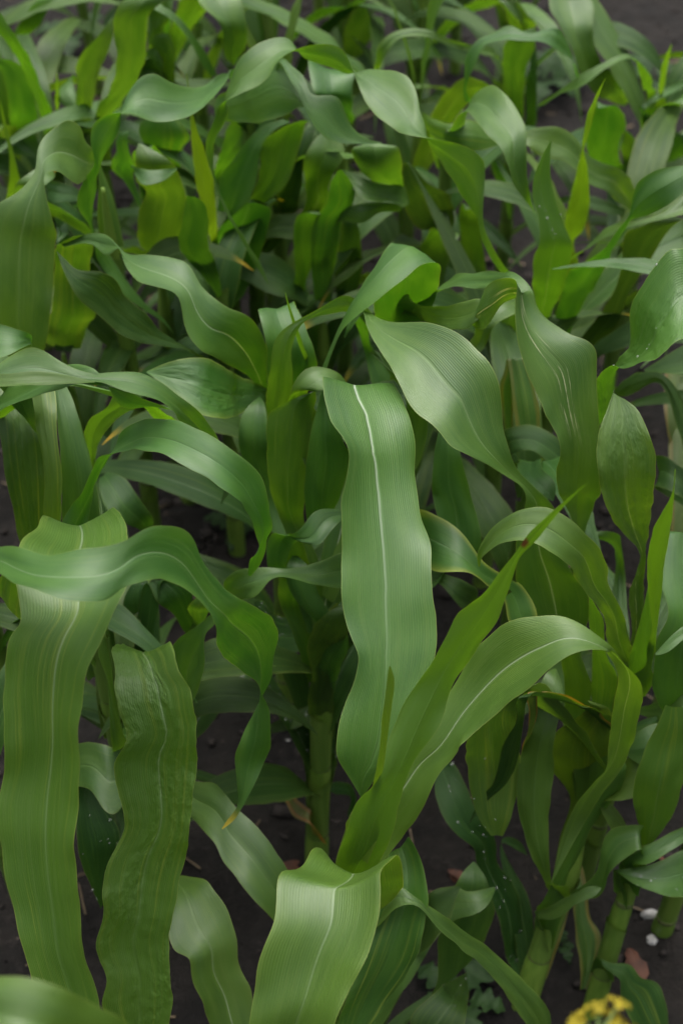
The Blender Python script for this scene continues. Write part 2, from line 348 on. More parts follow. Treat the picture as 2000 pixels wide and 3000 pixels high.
PLANTS={
 'P1':((0.0088,0.7047,0.000),(0.0088,0.6847,0.460)),
 'P2':((-0.2387,0.9516,0.000),(-0.2387,0.9316,0.640)),
 'P3':((-0.3730,0.9112,0.000),(-0.3730,0.8912,0.640)),
 'P4':((-0.2115,1.0085,0.000),(-0.2115,0.9885,0.420)),
 'P5':((-0.0287,1.0001,0.000),(-0.0209,1.0295,0.400)),
 'P6':((0.2112,0.8097,0.000),(0.2529,0.8664,0.260)),
 'P7':((0.2894,0.8023,-0.000),(0.3143,0.8539,0.280)),
 'P8':((0.2892,0.9459,0.000),(0.2892,0.9259,0.440)),
 'P9':((0.3830,0.9011,0.000),(0.3830,0.8811,0.440)),
 'P12':((0.0687,1.2983,0.000),(0.0687,1.2783,0.600)),
 'P14':((0.4185,1.1980,0.000),(0.4185,1.1780,0.620)),
 'PQ':((0.2730,1.5175,0.000),(0.2730,1.4975,0.420)),
 'PQ3':((0.3019,1.6666,0.000),(0.3019,1.6466,0.440)),
 'PT12':((0.4011,1.7427,0.000),(0.4011,1.7227,0.440)),
 'PT10':((0.4685,1.9927,0.000),(0.4685,1.9727,0.380)),
 'PT4':((0.2737,2.1186,0.000),(0.2737,2.0986,0.360)),
 'PQ5':((0.1404,1.7388,0.000),(0.1404,1.7188,0.580)),
 'PR1':((0.2019,1.4526,0.000),(0.2019,1.4326,0.520)),
 'PR8':((-0.1513,1.7211,0.000),(-0.1513,1.7011,0.400)),
 'PR6':((-0.0253,1.6235,0.000),(-0.0253,1.6035,0.380)),
 'PR3':((-0.0896,1.7833,0.000),(-0.0896,1.7633,0.620)),
 'PS2':((-0.2701,1.4920,0.000),(-0.2701,1.4720,0.660)),
 'PS1':((-0.1191,1.7293,0.000),(-0.1191,1.7093,0.660)),
 'PS8':((-0.0754,1.2493,0.000),(-0.0754,1.2293,0.540)),
 'PS12':((-0.2361,1.6340,0.000),(-0.2361,1.6140,0.440)),
 'PS15':((-0.1532,1.5317,0.000),(-0.1532,1.5117,0.460)),
 'PS17':((-0.3383,1.8595,0.000),(-0.3383,1.8395,0.500)),
 'PS19':((-0.4163,1.9116,0.000),(-0.4163,1.8916,0.460)),
 'PS6':((-0.3368,1.4398,0.000),(-0.3368,1.4198,0.460)),
 'PW1':((-0.3752,1.0545,0.000),(-0.3752,1.0345,0.740)),
 'PT1':((0.0034,1.8583,0.000),(0.0034,1.8383,0.520)),
 'PV':((0.2165,1.2645,0.000),(0.2165,1.2445,0.420)),
 'PT5':((-0.2644,2.0914,0.000),(-0.2644,2.0714,0.440)),
 'PN':((-0.2721,0.4496,0.000),(-0.2721,0.4296,0.720)),
}
# leaf edge stations in 0.1 mm: left xyz, right xyz, from the stalk to the tip
LEAVES=[
 ('P1',{'rib':0.55, 'g':0.2, 'young':0.25},'240,6884,3460,-25,6795,3460;269,6782,4100,-14,6778,3985;287,6661,4535,8,6782,4265;480,6533,5146,-58,6798,4890;496,6358,5734,-163,6707,5482;422,6289,6169,-244,6505,5809;333,6121,6313,-352,6265,5972;292,6025,6342,-461,6197,6098;300,5868,6302,-502,6017,6111;268,5632,6202,-509,5765,6029;200,5470,6088,-561,5700,5974;109,5352,5985,-642,5515,5739;-16,5174,5785,-703,5281,5437;-108,5060,5469,-738,5141,5105;-266,4911,4799,-647,5007,4571;-426,4852,4045,-479,4887,3955'),
 ('P1',{'rib':0.7, 'g':0.12, 'young':0.25},'-54,6940,3716,226,6950,3716;-51,6992,4240,221,6947,4288;-66,7054,4543,236,6934,4657;8,7146,5010,457,7033,5021;87,7212,5317,607,7087,5323;281,7328,5573,719,7120,5645;435,7442,5779,831,7215,5932;636,7500,5986,937,7241,6102;990,7811,6519,1050,7301,6286;1150,7866,6832,1296,7375,6579;1344,7869,7071,1490,7359,6863;1574,7824,7192,1627,7377,7094;1735,7793,7256,1751,7417,7196;1901,7733,7234,1872,7456,7222;2048,7658,7145,2024,7496,7182;2174,7656,7013,2117,7560,7074;2262,7673,6825,2118,7646,6957;2455,7750,6486,2252,7718,6659;2565,7886,6131,2323,7807,6297;2631,8024,5640,2349,7921,5802;2655,8118,5119,2407,8009,5271;2659,8205,4656,2429,8033,4734;2484,8132,4154,2270,8045,4287;2372,8120,3721,2177,8037,3797;2076,7801,3089,2065,7779,3111'),
 ('P1',{'rib':0.1, 'g':0.05, 'young':0.9, 'spot':1},'218,6803,4880,-60,6836,4920;409,6818,5467,1,6807,5509;459,6875,5795,82,6814,5889;504,6939,6031,185,6825,6160;560,7015,6267,310,6845,6378;667,7116,6461,356,6918,6535;816,7246,6692,438,7095,6797;931,7389,6942,624,7292,7125;1035,7413,7239,783,7349,7468;1163,7411,7592,916,7360,7796;1249,7448,8008,1078,7366,8101;1292,7415,8380,1259,7381,8442;1371,7356,8574,1315,7356,8644;1452,7268,8870,1400,7261,8916;1557,7159,9240,1537,7149,9256;1620,7118,9394,1614,7108,9406'),
 ('P1',{'rib':0.1, 'young':1},'217,6737,5261,58,6967,5261;314,6849,5719,49,6916,5658;269,6938,5967,182,6887,5933;331,6836,6524,270,6821,6551;355,6815,7025,302,6797,7049;384,6870,7410,315,6796,7358;388,6887,7628,337,6874,7626;356,6888,7750,346,6879,7750'),
 ('P1',{'rib':0.2, 'yel':1},'234,6857,3313,21,7039,3313;412,7087,4046,195,7219,3928;573,7329,4513,386,7387,4287;601,7251,4867,419,7250,4538;703,7060,4826,403,7100,4504;744,6817,4728,361,6921,4419;729,6650,4448,240,6706,4130;660,6518,4010,104,6486,3758;439,6422,3474,-6,6345,3330;164,6268,2930,-34,6222,2870;130,6259,2860,-28,6222,2812;87,6255,2791,-3,6235,2764;41,6250,2734,29,6247,2730'),
 ('P1',{'rib':0.2},'183,7016,3455,109,6746,3455;291,6978,4086,228,6721,3996;400,6949,4502,345,6688,4299;527,6853,4693,524,6702,4645;633,6794,4654,629,6701,4673;825,6747,4474,806,6603,4480;1074,6778,4080,1053,6592,4079;1356,6851,3606,1259,6681,3640;1644,6830,3174,1470,6678,3230;1892,6778,2783,1660,6646,2801;2025,6742,2505,1789,6633,2474;2076,6689,2019,1983,6628,1981'),
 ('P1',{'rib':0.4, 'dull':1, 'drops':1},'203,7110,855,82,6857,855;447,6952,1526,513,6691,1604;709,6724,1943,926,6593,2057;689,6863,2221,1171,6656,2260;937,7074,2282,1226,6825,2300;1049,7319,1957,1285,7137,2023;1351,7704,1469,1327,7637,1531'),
 ('P1',{'rib':0.25},'-55,6925,1590,148,7118,1590;-322,7157,2400,-134,7463,2529;-547,7403,2845,-458,7796,3156;-719,7458,3132,-574,7872,3401;-908,7573,3338,-723,8026,3568;-1076,7759,3419,-907,8207,3639;-1204,7937,3433,-1094,8373,3680;-1234,8041,3432,-1167,8490,3719;-1301,8144,3434,-1247,8562,3719;-1504,8384,3360,-1446,8681,3596;-1647,8625,3322,-1634,8816,3478;-1685,8698,3299,-1674,8850,3424;-1707,8775,3280,-1701,8861,3350;-1724,8846,3274,-1723,8858,3284'),
 ('P1',{'rib':0.8},'-28,7097,1111,97,6846,1111;-612,6801,2080,-342,6629,1989;-1187,6450,2700,-790,6467,2500;-1298,6550,3092,-873,6785,2925;-1383,6666,3404,-980,6909,3170;-1394,6774,3549,-994,7045,3418;-1542,6844,3533,-1054,7196,3603;-1601,6959,3519,-1150,7329,3677;-1637,7175,3555,-1259,7479,3698;-1673,7427,3535,-1390,7590,3578;-1687,7649,3408,-1561,7733,3392'),
 ('P1',{'rib':0.1, 'dull':1},'223,6934,989,46,7150,989;527,7225,1532,341,7349,1699;750,7537,1959,716,7529,2041;798,7520,2346,770,7428,2394;834,7654,2752,843,7365,2637;870,7735,3070,971,7405,2839;1004,7752,3129,1092,7534,2967;1112,7761,3134,1119,7645,3066;1141,7780,3134,1146,7687,3080;1162,7789,3111,1165,7737,3080;1178,7790,3089,1179,7783,3085'),
 ('P1',{'rib':0.1, 'dull':0.6},'58,7179,400,217,6948,400;662,7546,883,616,7271,909;1278,7853,1178,1002,7653,1223;1493,7918,1731,1013,7839,1877;1589,7981,2259,1061,7944,2324;1523,8034,2567,1160,8049,2633;1495,8096,2671,1205,8108,2723;1440,8200,2696,1276,8207,2725;1376,8282,2720,1354,8283,2723'),
 ('P1',{'rib':0.1, 'stripe':0.6},'51,7142,1210,221,6919,1210;604,7552,2178,716,7311,2090;1162,7957,2791,1205,7708,2609;1281,7884,2798,1333,7662,2736;1424,7927,2783,1475,7760,2775;1561,8018,2685,1563,7966,2715'),
 ('P2',{'rib':0.6, 'g':0.15, 'yel':0.6, 'young':0.45},'-2277,9464,5041,-2539,9365,5041;-2298,9479,5679,-2570,9485,5592;-2317,9476,6102,-2602,9623,5898;-2082,9116,6716,-2668,9325,6471;-1880,8652,7571,-2493,8856,7287;-1663,8075,7954,-2446,8194,7776;-1611,7787,8074,-2439,7895,7992;-1570,7495,8108,-2431,7573,8020;-1595,7216,8138,-2370,7226,7859;-1695,6996,8023,-2462,7187,7756;-1818,6836,7854,-2524,7103,7517;-1878,6736,7642,-2559,7011,7261;-1934,6636,7388,-2564,6911,7010;-1946,6573,7188,-2579,6816,6783;-1951,6539,7022,-2623,6759,6599;-1997,6416,6698,-2693,6659,6326;-2061,6258,6352,-2702,6476,6020;-2065,6153,5990,-2684,6316,5713;-2063,6038,5582,-2625,6153,5424;-2069,5914,5168,-2564,5966,5119;-2000,5787,4788,-2502,5838,4821;-2042,5549,4200,-2322,5549,4200;-2062,5532,4115,-2287,5532,4115;-2107,5532,4037,-2233,5532,4037;-2158,5532,3976,-2175,5532,3976'),
 ('P2',{'rib':0.3},'-2301,9467,5585,-2537,9317,5585;-2300,9439,6068,-2574,9402,6113;-2334,9408,6361,-2577,9488,6439;-2275,9507,6620,-2411,9445,6772;-2223,9593,6865,-2281,9379,6985;-2132,9499,7112,-2156,9341,7323;-2023,9387,7389,-2060,9220,7587;-1932,9328,7626,-1932,9107,7762;-1830,9253,7846,-1731,8973,7929;-1597,9169,8086,-1606,8842,8071;-1376,9032,8223,-1408,8718,8122;-1154,8878,8263,-1217,8592,8118;-967,8762,8239,-1035,8502,8063;-824,8714,8143,-893,8453,7959;-704,8732,7956,-831,8471,7871;-591,8674,7611,-773,8514,7723;-574,8759,7342,-700,8565,7436;-616,8845,7064,-684,8663,7126;-659,8913,6837,-744,8775,6871;-709,8948,6582,-805,8898,6637;-807,8978,6376,-830,8944,6424'),
 ('P2',{'rib':0.25, 'yel':1, 'young':1},'-2315,9492,5081,-2534,9317,5081;-2420,9597,5647,-2694,9541,5655;-2600,9709,5995,-2778,9759,6005;-2541,9654,6606,-2726,9728,6551;-2512,9748,7019,-2690,9805,6925;-2544,9998,7307,-2744,10029,7242;-2600,10345,7455,-2826,10359,7424;-2665,10486,7514,-2823,10498,7486;-2690,10536,7514,-2817,10546,7491;-2724,10580,7493,-2795,10585,7481;-2760,10614,7476,-2770,10615,7474'),
 ('P2',{'rib':0.2},'-2537,9402,4459,-2265,9468,4459;-2610,9712,5180,-2333,9736,5153;-2702,10025,5632,-2381,10002,5568;-2647,10094,6280,-2301,10045,6081;-2613,10194,6743,-2365,10318,6624;-2646,10440,6997,-2474,10552,6895;-2709,10742,7089,-2595,10822,6999;-2734,10925,7138,-2698,11013,7062'),
 ('P2',{'rib':0.2, 'yel':0.7, 'wr':1},'-2531,9328,4399,-2325,9518,4399;-2813,9642,5173,-2586,9795,5114;-3090,9960,5658,-2854,10067,5542;-3099,9976,6277,-2823,10098,6110;-3119,10062,6772,-2758,10129,6609;-3134,10276,7146,-2757,10174,6956;-3193,10579,7250,-2872,10539,7191;-3240,10841,7303,-3043,10848,7297;-3239,10900,7298,-3081,10905,7293;-3217,10949,7274,-3129,10952,7271;-3189,10988,7254,-3177,10989,7254'),
 ('P2',{'rib':0.1, 'drops':1},'-2531,9429,4398,-2252,9448,4398;-2570,10234,5209,-2319,10189,5325;-2523,11000,5769,-2474,10970,5831;-2518,10855,6173,-2391,10789,6236;-2467,10684,6558,-2252,10593,6622;-2332,10539,6878,-2105,10449,6902;-2164,10407,7103,-1961,10351,7106;-2070,10335,7316,-1853,10242,7252;-2034,10307,7433,-1812,10217,7367;-1977,10290,7495,-1799,10219,7441;-1879,10310,7492,-1779,10270,7462;-1790,10320,7486,-1776,10315,7482'),
 ('P2',{'rib':0.1, 'yel':0.8},'-2489,9481,4763,-2399,9215,4763;-2586,9410,5227,-2663,9165,5337;-2757,9250,5561,-2854,9203,5639;-2840,8695,6092,-3001,8777,6266;-2707,8548,6654,-2937,8605,6747;-2673,8471,6977,-2786,8498,7023;-2668,8466,7016,-2758,8488,7052;-2656,8484,7028,-2707,8496,7048;-2653,8499,7040,-2660,8501,7043'),
 ('P3',{'rib':0.5, 'tipy':1},'-3581,8944,6263,-3813,8788,6263;-3321,8518,7108,-3436,8265,7077;-3080,8054,7626,-3041,7780,7575;-2698,7726,8141,-2619,7404,8226;-2495,7530,8356,-2418,7154,8470;-2290,7354,8511,-2258,6935,8592;-2083,7209,8602,-2123,6812,8677;-1847,7140,8704,-1924,6735,8692;-1629,7141,8758,-1703,6742,8636;-1476,7209,8766,-1574,6830,8577;-1372,7326,8739,-1485,6961,8546;-1282,7447,8659,-1393,7063,8487;-1193,7556,8511,-1280,7160,8402;-1091,7636,8304,-1166,7219,8252;-1021,7678,8041,-1061,7259,8054;-937,7718,7735,-991,7323,7805;-805,7795,7449,-963,7454,7450;-691,7919,7202,-978,7629,7027;-548,8073,6836,-913,7816,6605;-544,8194,6449,-816,7925,6332;-590,8237,6061,-742,7981,6166;-627,8239,5843,-716,8015,6025;-680,8186,5746,-709,8050,5892;-706,8183,5677,-688,8060,5819;-789,8146,5498,-636,8031,5697;-877,8062,5290,-619,7974,5413;-949,7986,5140,-645,7954,5162;-969,7962,5007,-690,7943,5034;-956,7842,4720,-811,7785,4805;-956,7774,4522,-912,7688,4617;-1045,7737,4400,-982,7669,4468;-1113,7695,4285,-1106,7670,4315'),
 ('P4',{'rib':0.55, 'g':0.12, 'yel':0.5, 'young':0.7, 'wr':1.3},'-1966,9886,3500,-2241,9834,3500;-1920,9587,4222,-2187,9606,4141;-1860,9275,4697,-2146,9389,4503;-1660,8651,5714,-1914,8785,5502;-1468,8167,6410,-1918,8375,6153;-1409,7967,6657,-1962,8182,6361;-1352,7808,6685,-1939,8024,6383;-1340,7672,6657,-1901,7934,6404;-1234,7568,6650,-1897,7793,6378;-1218,7425,6553,-1862,7639,6288;-1190,7335,6427,-1801,7521,6151;-1189,7277,6297,-1757,7462,6061;-1192,7245,6129,-1854,7400,5951;-1193,7239,6007,-1917,7349,5847;-1220,7128,5792,-1899,7236,5608;-1257,7017,5619,-1842,7123,5361;-1279,6922,5394,-1884,7046,5195;-1335,6881,5123,-2010,6913,4995;-1408,6765,4819,-2065,6782,4790;-1472,6607,4527,-2064,6652,4552;-1517,6515,4293,-2160,6528,4295;-1512,6455,4130,-2138,6447,4118;-1512,6338,3935,-2073,6358,3953;-1498,6267,3789,-2129,6249,3767;-1546,6149,3497,-2083,6164,3490;-1881,5953,2824,-1958,5973,2776'),
 ('P4',{'rib':0.4, 'dull':1, 'drops':1},'-2257,10001,2972,-1977,10007,2972;-2253,10141,3448,-1986,10101,3523;-2194,10265,3754,-2050,10212,3846;-2228,10146,4355,-1972,10074,4391;-2223,10222,4703,-1961,10202,4725;-2131,10332,4790,-1987,10314,4810;-2106,10373,4804,-1991,10359,4820;-2073,10409,4798,-2008,10401,4807;-2039,10436,4795,-2030,10435,4796'),
 ('P4',{'rib':0.4, 'dull':1},'-2009,10038,3286,-2268,9931,3286;-2143,10344,3831,-2357,10169,3874;-2342,10559,4189,-2382,10497,4211;-2262,10323,4267,-2373,10283,4315;-2221,10209,4154,-2376,10179,4190;-2280,10269,3801,-2360,10249,3799'),
 ('P4',{'rib':0.2, 'dull':1},'-2176,10031,4078,-1972,9839,4078;-2084,10114,4610,-1853,9978,4690;-1964,10185,4934,-1763,10130,5066;-1868,10032,4827,-1515,10025,4999;-1723,10082,4553,-1523,10043,4647;-1645,10139,4189,-1467,10121,4211;-1620,10150,4137,-1478,10136,4155;-1585,10162,4093,-1505,10154,4103;-1547,10170,4060,-1536,10169,4061'),
 ('P4',{'rib':0.3},'-2205,9805,3290,-1964,9949,3290;-1963,9471,4149,-1701,9437,4056;-1671,9152,4686,-1488,8910,4515;-1616,9153,5192,-1340,8805,5017;-1424,9047,5527,-1271,8765,5460;-1270,8926,5805,-1239,8789,5828;-1198,8849,5982,-1150,8734,5981;-1072,8775,6186,-1054,8716,6214'),
 ('P4',{'rib':0.1},'-1976,9878,3066,-2256,9881,3066;-1992,9249,3918,-2256,9172,3868;-2060,8591,4431,-2204,8492,4369;-2069,8465,4924,-2166,8507,5057;-2057,8443,5420,-2144,8504,5568;-2060,8458,5846,-2171,8507,5937;-2084,8514,6088,-2097,8504,6112'),
 ('P4',{'rib':0.5},'-1973,9915,2418,-2253,9906,2418;-1969,9103,3377,-2210,9315,3422;-2050,8297,3958,-2082,8719,4045;-2199,8032,3966,-2266,8659,4234;-2430,8300,4005,-2480,8762,4160;-2678,8554,3704,-2752,8859,3897;-2739,8635,3635,-2798,8879,3790;-2786,8733,3583,-2820,8870,3670;-2827,8828,3554,-2832,8846,3566'),
 ('P4',{'rib':0.1, 'dull':1, 'drops':1},'-2006,9872,2257,-2267,9972,2257;-2250,9303,3019,-2491,9320,3160;-2553,8728,3513,-2656,8674,3687;-2380,8478,3437,-2642,8329,3530;-2219,8280,3243,-2625,8071,3298;-2328,8155,2899,-2550,7953,2917;-2430,7947,2475,-2454,7857,2525'),
 ('P4',{'rib':0.1, 'yel':0.5},'-2088,10070,3463,-2025,9798,3463;-1724,10125,3998,-1814,9876,4090;-1439,10093,4369,-1526,10041,4431;-1340,9935,4775,-1533,9885,4834;-1233,9742,5096,-1455,9751,5154;-1261,9791,5177,-1363,9791,5223'),
 ('P4',{'rib':0.5, 'dull':0.8},'-2255,10003,2993,-1975,10003,2993;-2242,10646,3896,-1988,10745,3834;-2170,11333,4434,-2060,11442,4366;-2291,11144,4777,-2051,11322,4757;-2455,11168,4935,-2168,11350,4985;-2558,11340,4972,-2296,11508,5080;-2595,11487,5009,-2419,11603,5089;-2610,11630,4982,-2534,11688,5018'),
 ('P5',{'rib':1.2, 'g':0.07, 'stripe':1, 'rp':[0.5, 0.5, 0.5, 0.5, 0.55, 0.56, 0.54, 0.49, 0.51, 0.57, 0.6, 0.55, 0.49, 0.49, 0.52, 0.52, 0.5, 0.53, 0.57, 0.64, 0.62, 0.5, 0.4, 0.3, 0.25, 0.4, 0.5]},'-52,10319,4247,-314,10419,4247;128,10845,4991,-142,10811,5057;280,11374,5437,57,11200,5563;394,10889,6529,-35,10618,6737;455,10489,7310,-114,10169,7591;471,10258,7549,-161,9967,7864;526,10043,7594,-146,9722,7878;563,9866,7591,-108,9528,7862;604,9706,7540,-63,9355,7812;632,9604,7472,20,9256,7764;652,9514,7394,65,9193,7718;649,9405,7316,48,9087,7626;662,9193,7192,1,8927,7462;678,9079,7140,-8,8888,7391;747,8861,7047,-5,8749,7186;766,8680,6975,1,8611,7013;758,8468,6845,-1,8447,6849;790,8300,6705,8,8298,6707;803,8207,6616,66,8160,6571;792,8029,6449,143,8029,6449;754,7909,6332,143,7937,6359;677,7796,6206,53,7777,6188;588,7653,6034,-18,7633,6018;474,7531,5853,-47,7505,5847;346,7434,5657,-18,7453,5719;257,7394,5463,73,7403,5530;180,7371,5282,173,7350,5318'),
 ('P5',{'rib':0.15, 'stripe':1},'-97,10439,5651,-340,10390,5549;9,10308,6126,-361,10377,6057;69,10253,6647,-323,10352,6552;-6,10208,6963,-260,10384,6953;-103,10342,7180,-188,10507,7201;-131,10480,7328,-167,10553,7272'),
 ('P5',{'rib':0.3},'-161,10475,4451,-334,10255,4451;-265,10545,4999,-469,10372,5080;-370,10611,5316,-602,10494,5484;-358,10469,5857,-700,10394,6103;-320,10485,6424,-698,10378,6567;-263,10529,6915,-687,10386,6873;-224,10526,7138,-639,10430,7082;-258,10504,7222,-468,10428,7178;-223,10501,7261,-391,10441,7225;-204,10516,7245,-298,10482,7224;-201,10523,7229,-213,10518,7227'),
 ('P5',{'rib':0.1},'-302,10383,6158,-125,10600,6158;-428,10513,6630,-192,10627,6730;-494,10658,6934,-319,10639,7066;-448,10444,7312,-199,10331,7384;-380,10510,7457,-115,10293,7418;-228,10571,7490,-33,10324,7409;-75,10613,7405,22,10419,7344;37,10680,7199,65,10592,7201'),
 ('P5',{'rib':0.15},'-122,10420,3998,-360,10271,3998;-348,10775,4759,-607,10675,4727;-579,11129,5232,-850,11080,5168;-703,11143,5727,-1020,11168,5703;-722,11126,6062,-1036,11163,6070;-739,11227,6198,-1000,11277,6235;-771,11362,6303,-909,11367,6297;-776,11403,6313,-886,11407,6309;-793,11441,6303,-856,11443,6301;-815,11470,6295,-824,11471,6295'),
 ('P5',{'rib':0.1},'-337,10395,4419,-157,10180,4419;-564,10190,5011,-318,10061,5043;-726,9971,5381,-544,9956,5419;-732,10004,5654,-493,9926,5674;-665,9986,5868,-442,9851,5884;-601,9919,5976,-416,9761,5985;-481,9794,6041,-320,9657,6062;-349,9774,6146,-216,9606,6102;-263,9881,6272,-134,9692,6161;-149,9927,6276,-27,9815,6206;23,9952,6219,37,9889,6181'),
 ('P5',{'rib':0.3},'-209,10149,4087,-96,10406,4087;-23,10051,4735,47,10360,4820;176,9943,5094,177,10324,5308;1,9770,5315,2,10111,5454;-153,9640,5474,-154,9940,5548;-327,9590,5587,-330,9808,5596;-529,9603,5656,-519,9743,5608;-660,9602,5650,-651,9753,5620;-727,9553,5563,-799,9772,5606;-812,9558,5446,-966,9811,5541;-912,9658,5274,-1095,9878,5384;-999,9780,5116,-1175,9934,5184;-1039,9827,5058,-1180,9950,5112;-1083,9883,5009,-1162,9952,5040;-1128,9935,4976,-1139,9944,4980'),
 ('P5',{'rib':0.3, 'dull':1, 'drops':3},'-96,10151,1977,-357,10253,1977;72,10638,2820,-97,10869,2899;201,11127,3315,202,11483,3486;2,10902,3450,-7,11286,3574;-159,10788,3455,-213,11206,3567;-311,10651,3382,-384,11082,3474;-501,10653,3204,-541,11078,3346;-717,10780,2949,-722,11194,3182;-1051,11559,2748,-982,11729,2853;-1064,11628,2723,-1009,11764,2807;-1065,11699,2701,-1034,11776,2748;-1061,11764,2690,-1057,11774,2697'),
 ('P5',{'rib':0.5, 'dull':1, 'drops':3},'-379,10045,1764,-228,10281,1764;-702,10257,2531,-622,10526,2531;-1023,10457,3001,-1019,10783,3001;-1130,10172,2986,-1196,10540,3032;-1315,10101,2914,-1347,10444,2984;-1456,10122,2571,-1557,10504,2829;-1653,10170,2241,-1659,10537,2559;-1704,10237,2135,-1709,10531,2389;-1736,10339,2064,-1739,10504,2207;-1762,10439,2028,-1762,10461,2047'),
 ('P5',{'rib':0.1, 'dull':1, 'drops':2},'-115,10058,1467,-320,10248,1467;-46,10161,2005,-144,10410,2087;10,10298,2329,45,10538,2471;-163,10273,2436,-164,10473,2485;-388,10253,2450,-373,10479,2486;-545,10236,2356,-549,10443,2395;-810,10360,2080,-829,10450,2120'),
 ('P5',{'rib':0.2, 'dull':1},'-409,10104,1542,-160,10231,1542;-492,10273,2100,-237,10377,2048;-531,10456,2436,-358,10509,2364;-654,10585,2836,-374,10629,2779;-710,10681,3074,-428,10652,3000;-659,10724,3115,-557,10738,3085'),
 ('P5',{'rib':0.1, 'dull':1},'-169,10133,1390,-168,10035,1410;-43,10221,1307,-79,10068,1280;140,10325,1022,103,10206,1006;178,10301,761,85,10142,639;171,10286,681,96,10159,582;155,10267,598,114,10195,543;138,10243,526,133,10233,519'),
 ('P5',{'rib':0.5, 'edgey':1, 'torn':1},'-94,10433,4403,-197,10172,4403;273,10316,5325,230,9977,5213;613,10183,5938,683,9797,5663;751,9893,6291,828,9389,6019;898,9737,6360,926,9217,6155;1030,9659,6350,986,9175,6202;1155,9543,6268,1095,9172,6224;1287,9444,6094,1213,9205,6131;1460,9474,5882,1330,9281,5918;1651,9532,5697,1463,9355,5724;1765,9527,5544,1549,9384,5560;1881,9397,5343,1587,9290,5357;1877,9361,5254,1641,9276,5265;1841,9340,5170,1709,9291,5177;1796,9316,5106,1778,9310,5107'),
 ('P5',{'rib':0.2, 'dull':1},'-173,10412,3614,-141,10134,3614;378,10475,4350,381,10195,4348;923,10469,4801,910,10324,4799;1111,10261,4941,1073,10077,4893;1196,10232,4938,1128,10002,4839;1367,10278,4733,1269,10082,4613;1451,10441,4327,1401,10360,4273'),
 ('P5',{'rib':0.1},'-60,10269,4474,-252,10473,4474;364,10675,5290,124,10819,5302;798,11081,5787,490,11166,5813;860,11153,6246,636,11228,6176;695,11114,6585,594,11257,6597;583,11074,6817,378,11309,6983;494,11122,6915,330,11310,7048;384,11229,6945,292,11334,7019;287,11325,6977,274,11339,6987'),
 ('P5',{'rib':0.5},'-147,10125,3525,-170,10404,3525;445,10192,4461,549,10448,4418;1028,10270,5047,1277,10480,4954;935,10626,5610,1429,10512,5194;894,10701,5924,1275,10762,5691;919,10831,6175,1201,10823,5973;947,10927,6311,1167,10878,6089;967,10999,6349,1142,10959,6172;1003,11079,6308,1102,11056,6208;1045,11137,6263,1058,11134,6250'),
 ('P5',{'rib':0.1, 'wilt':3},'-176,9918,400,-432,10033,400;-273,9770,896,-409,10015,896;-391,9721,1200,-366,9898,1200;-546,9823,1138,-532,10048,1182;-666,10149,994,-651,10319,998;-808,10355,746,-774,10588,860;-984,10621,512,-938,10838,674;-1031,10820,484,-1022,10889,516'),
 ('P5',{'rib':0.1, 'dull':0.5},'-89,10155,2756,-368,10132,2756;-92,10111,3244,-355,10046,3314;-121,10058,3542,-315,9969,3658;-70,9921,4156,-352,9836,4261;55,9714,4634,-297,9718,4724;99,9675,4989,-186,9656,5011;101,9673,5075,-127,9658,5093;104,9727,5097,-24,9719,5107;90,9768,5116,73,9767,5117'),
 ('P5',{'rib':0.1},'-77,10205,3054,-347,10130,3054;-33,10030,3631,-312,10021,3650;-6,9856,3983,-261,9911,4017;71,9746,4545,-223,9824,4572;-218,9869,5087,-521,9904,5093;-277,9967,5295,-548,9998,5305;-323,10029,5354,-540,10053,5363;-387,10108,5357,-510,10122,5362;-453,10172,5360,-470,10174,5361'),
 ('P5',{'rib':0.1, 'dull':0.5},'-92,10173,2230,-355,10269,2230;-45,10346,2770,-288,10408,2645;-75,10530,3046,-144,10536,2954;59,10249,3643,-106,10207,3511;66,10082,4108,-71,10088,4050;25,10059,4410,-38,10075,4390'),
 ('P5',{'rib':0.1},'-182,10388,3278,-358,10170,3278;-258,10427,3830,-512,10317,3869;-363,10451,4166,-637,10478,4234;-289,10297,4735,-646,10287,4842;-341,10204,5258,-642,10155,5357;-393,10084,5655,-539,10053,5732;-434,10067,5771,-506,10023,5829'),
 ('P6',{'rib':0.6, 'g':0.12, 'stripe':0.4},'2444,8766,3020,2709,8858,3020;2244,9236,3904,2577,9340,3847;2029,9705,4474,2460,9824,4326;1873,9707,4833,2490,9858,4771;1706,9721,5393,2405,9825,5207;1644,9708,5954,2179,9801,5614;1656,9731,6346,2064,9875,6091;1685,9707,6552,1943,9857,6419;1650,9709,6749,1749,9830,6663;1458,9639,6982,1584,9790,6921;1260,9564,7217,1498,9782,7137;1034,9520,7388,1431,9870,7389;885,9560,7513,1375,9999,7686;811,9638,7585,1316,10064,7858;655,9746,7628,1201,10169,7977;566,9880,7668,1112,10276,8008;509,10043,7719,985,10406,8021;438,10219,7761,831,10525,7990;335,10446,7762,637,10678,7891;249,10700,7764,452,10817,7772;198,11068,7725,213,11124,7675'),
 ('P6',{'rib':0.3, 'young':0.4},'2484,8359,1774,2246,8506,1774;2340,8146,2465,2126,8290,2355;2133,7979,2842,2069,8028,2758;2067,8018,3243,1947,8043,3087;2028,8165,3622,1823,8146,3375;2042,8291,3913,1739,8290,3699;2053,8379,4175,1711,8420,4037;2032,8450,4454,1739,8514,4364;2021,8487,4601,1770,8538,4529;2070,8606,4804,1844,8653,4789;2107,8684,4939,1894,8843,5061;2104,8772,5003,1934,8899,5100;2082,8880,5019,1986,8952,5074;2052,8974,5039,2039,8983,5047'),
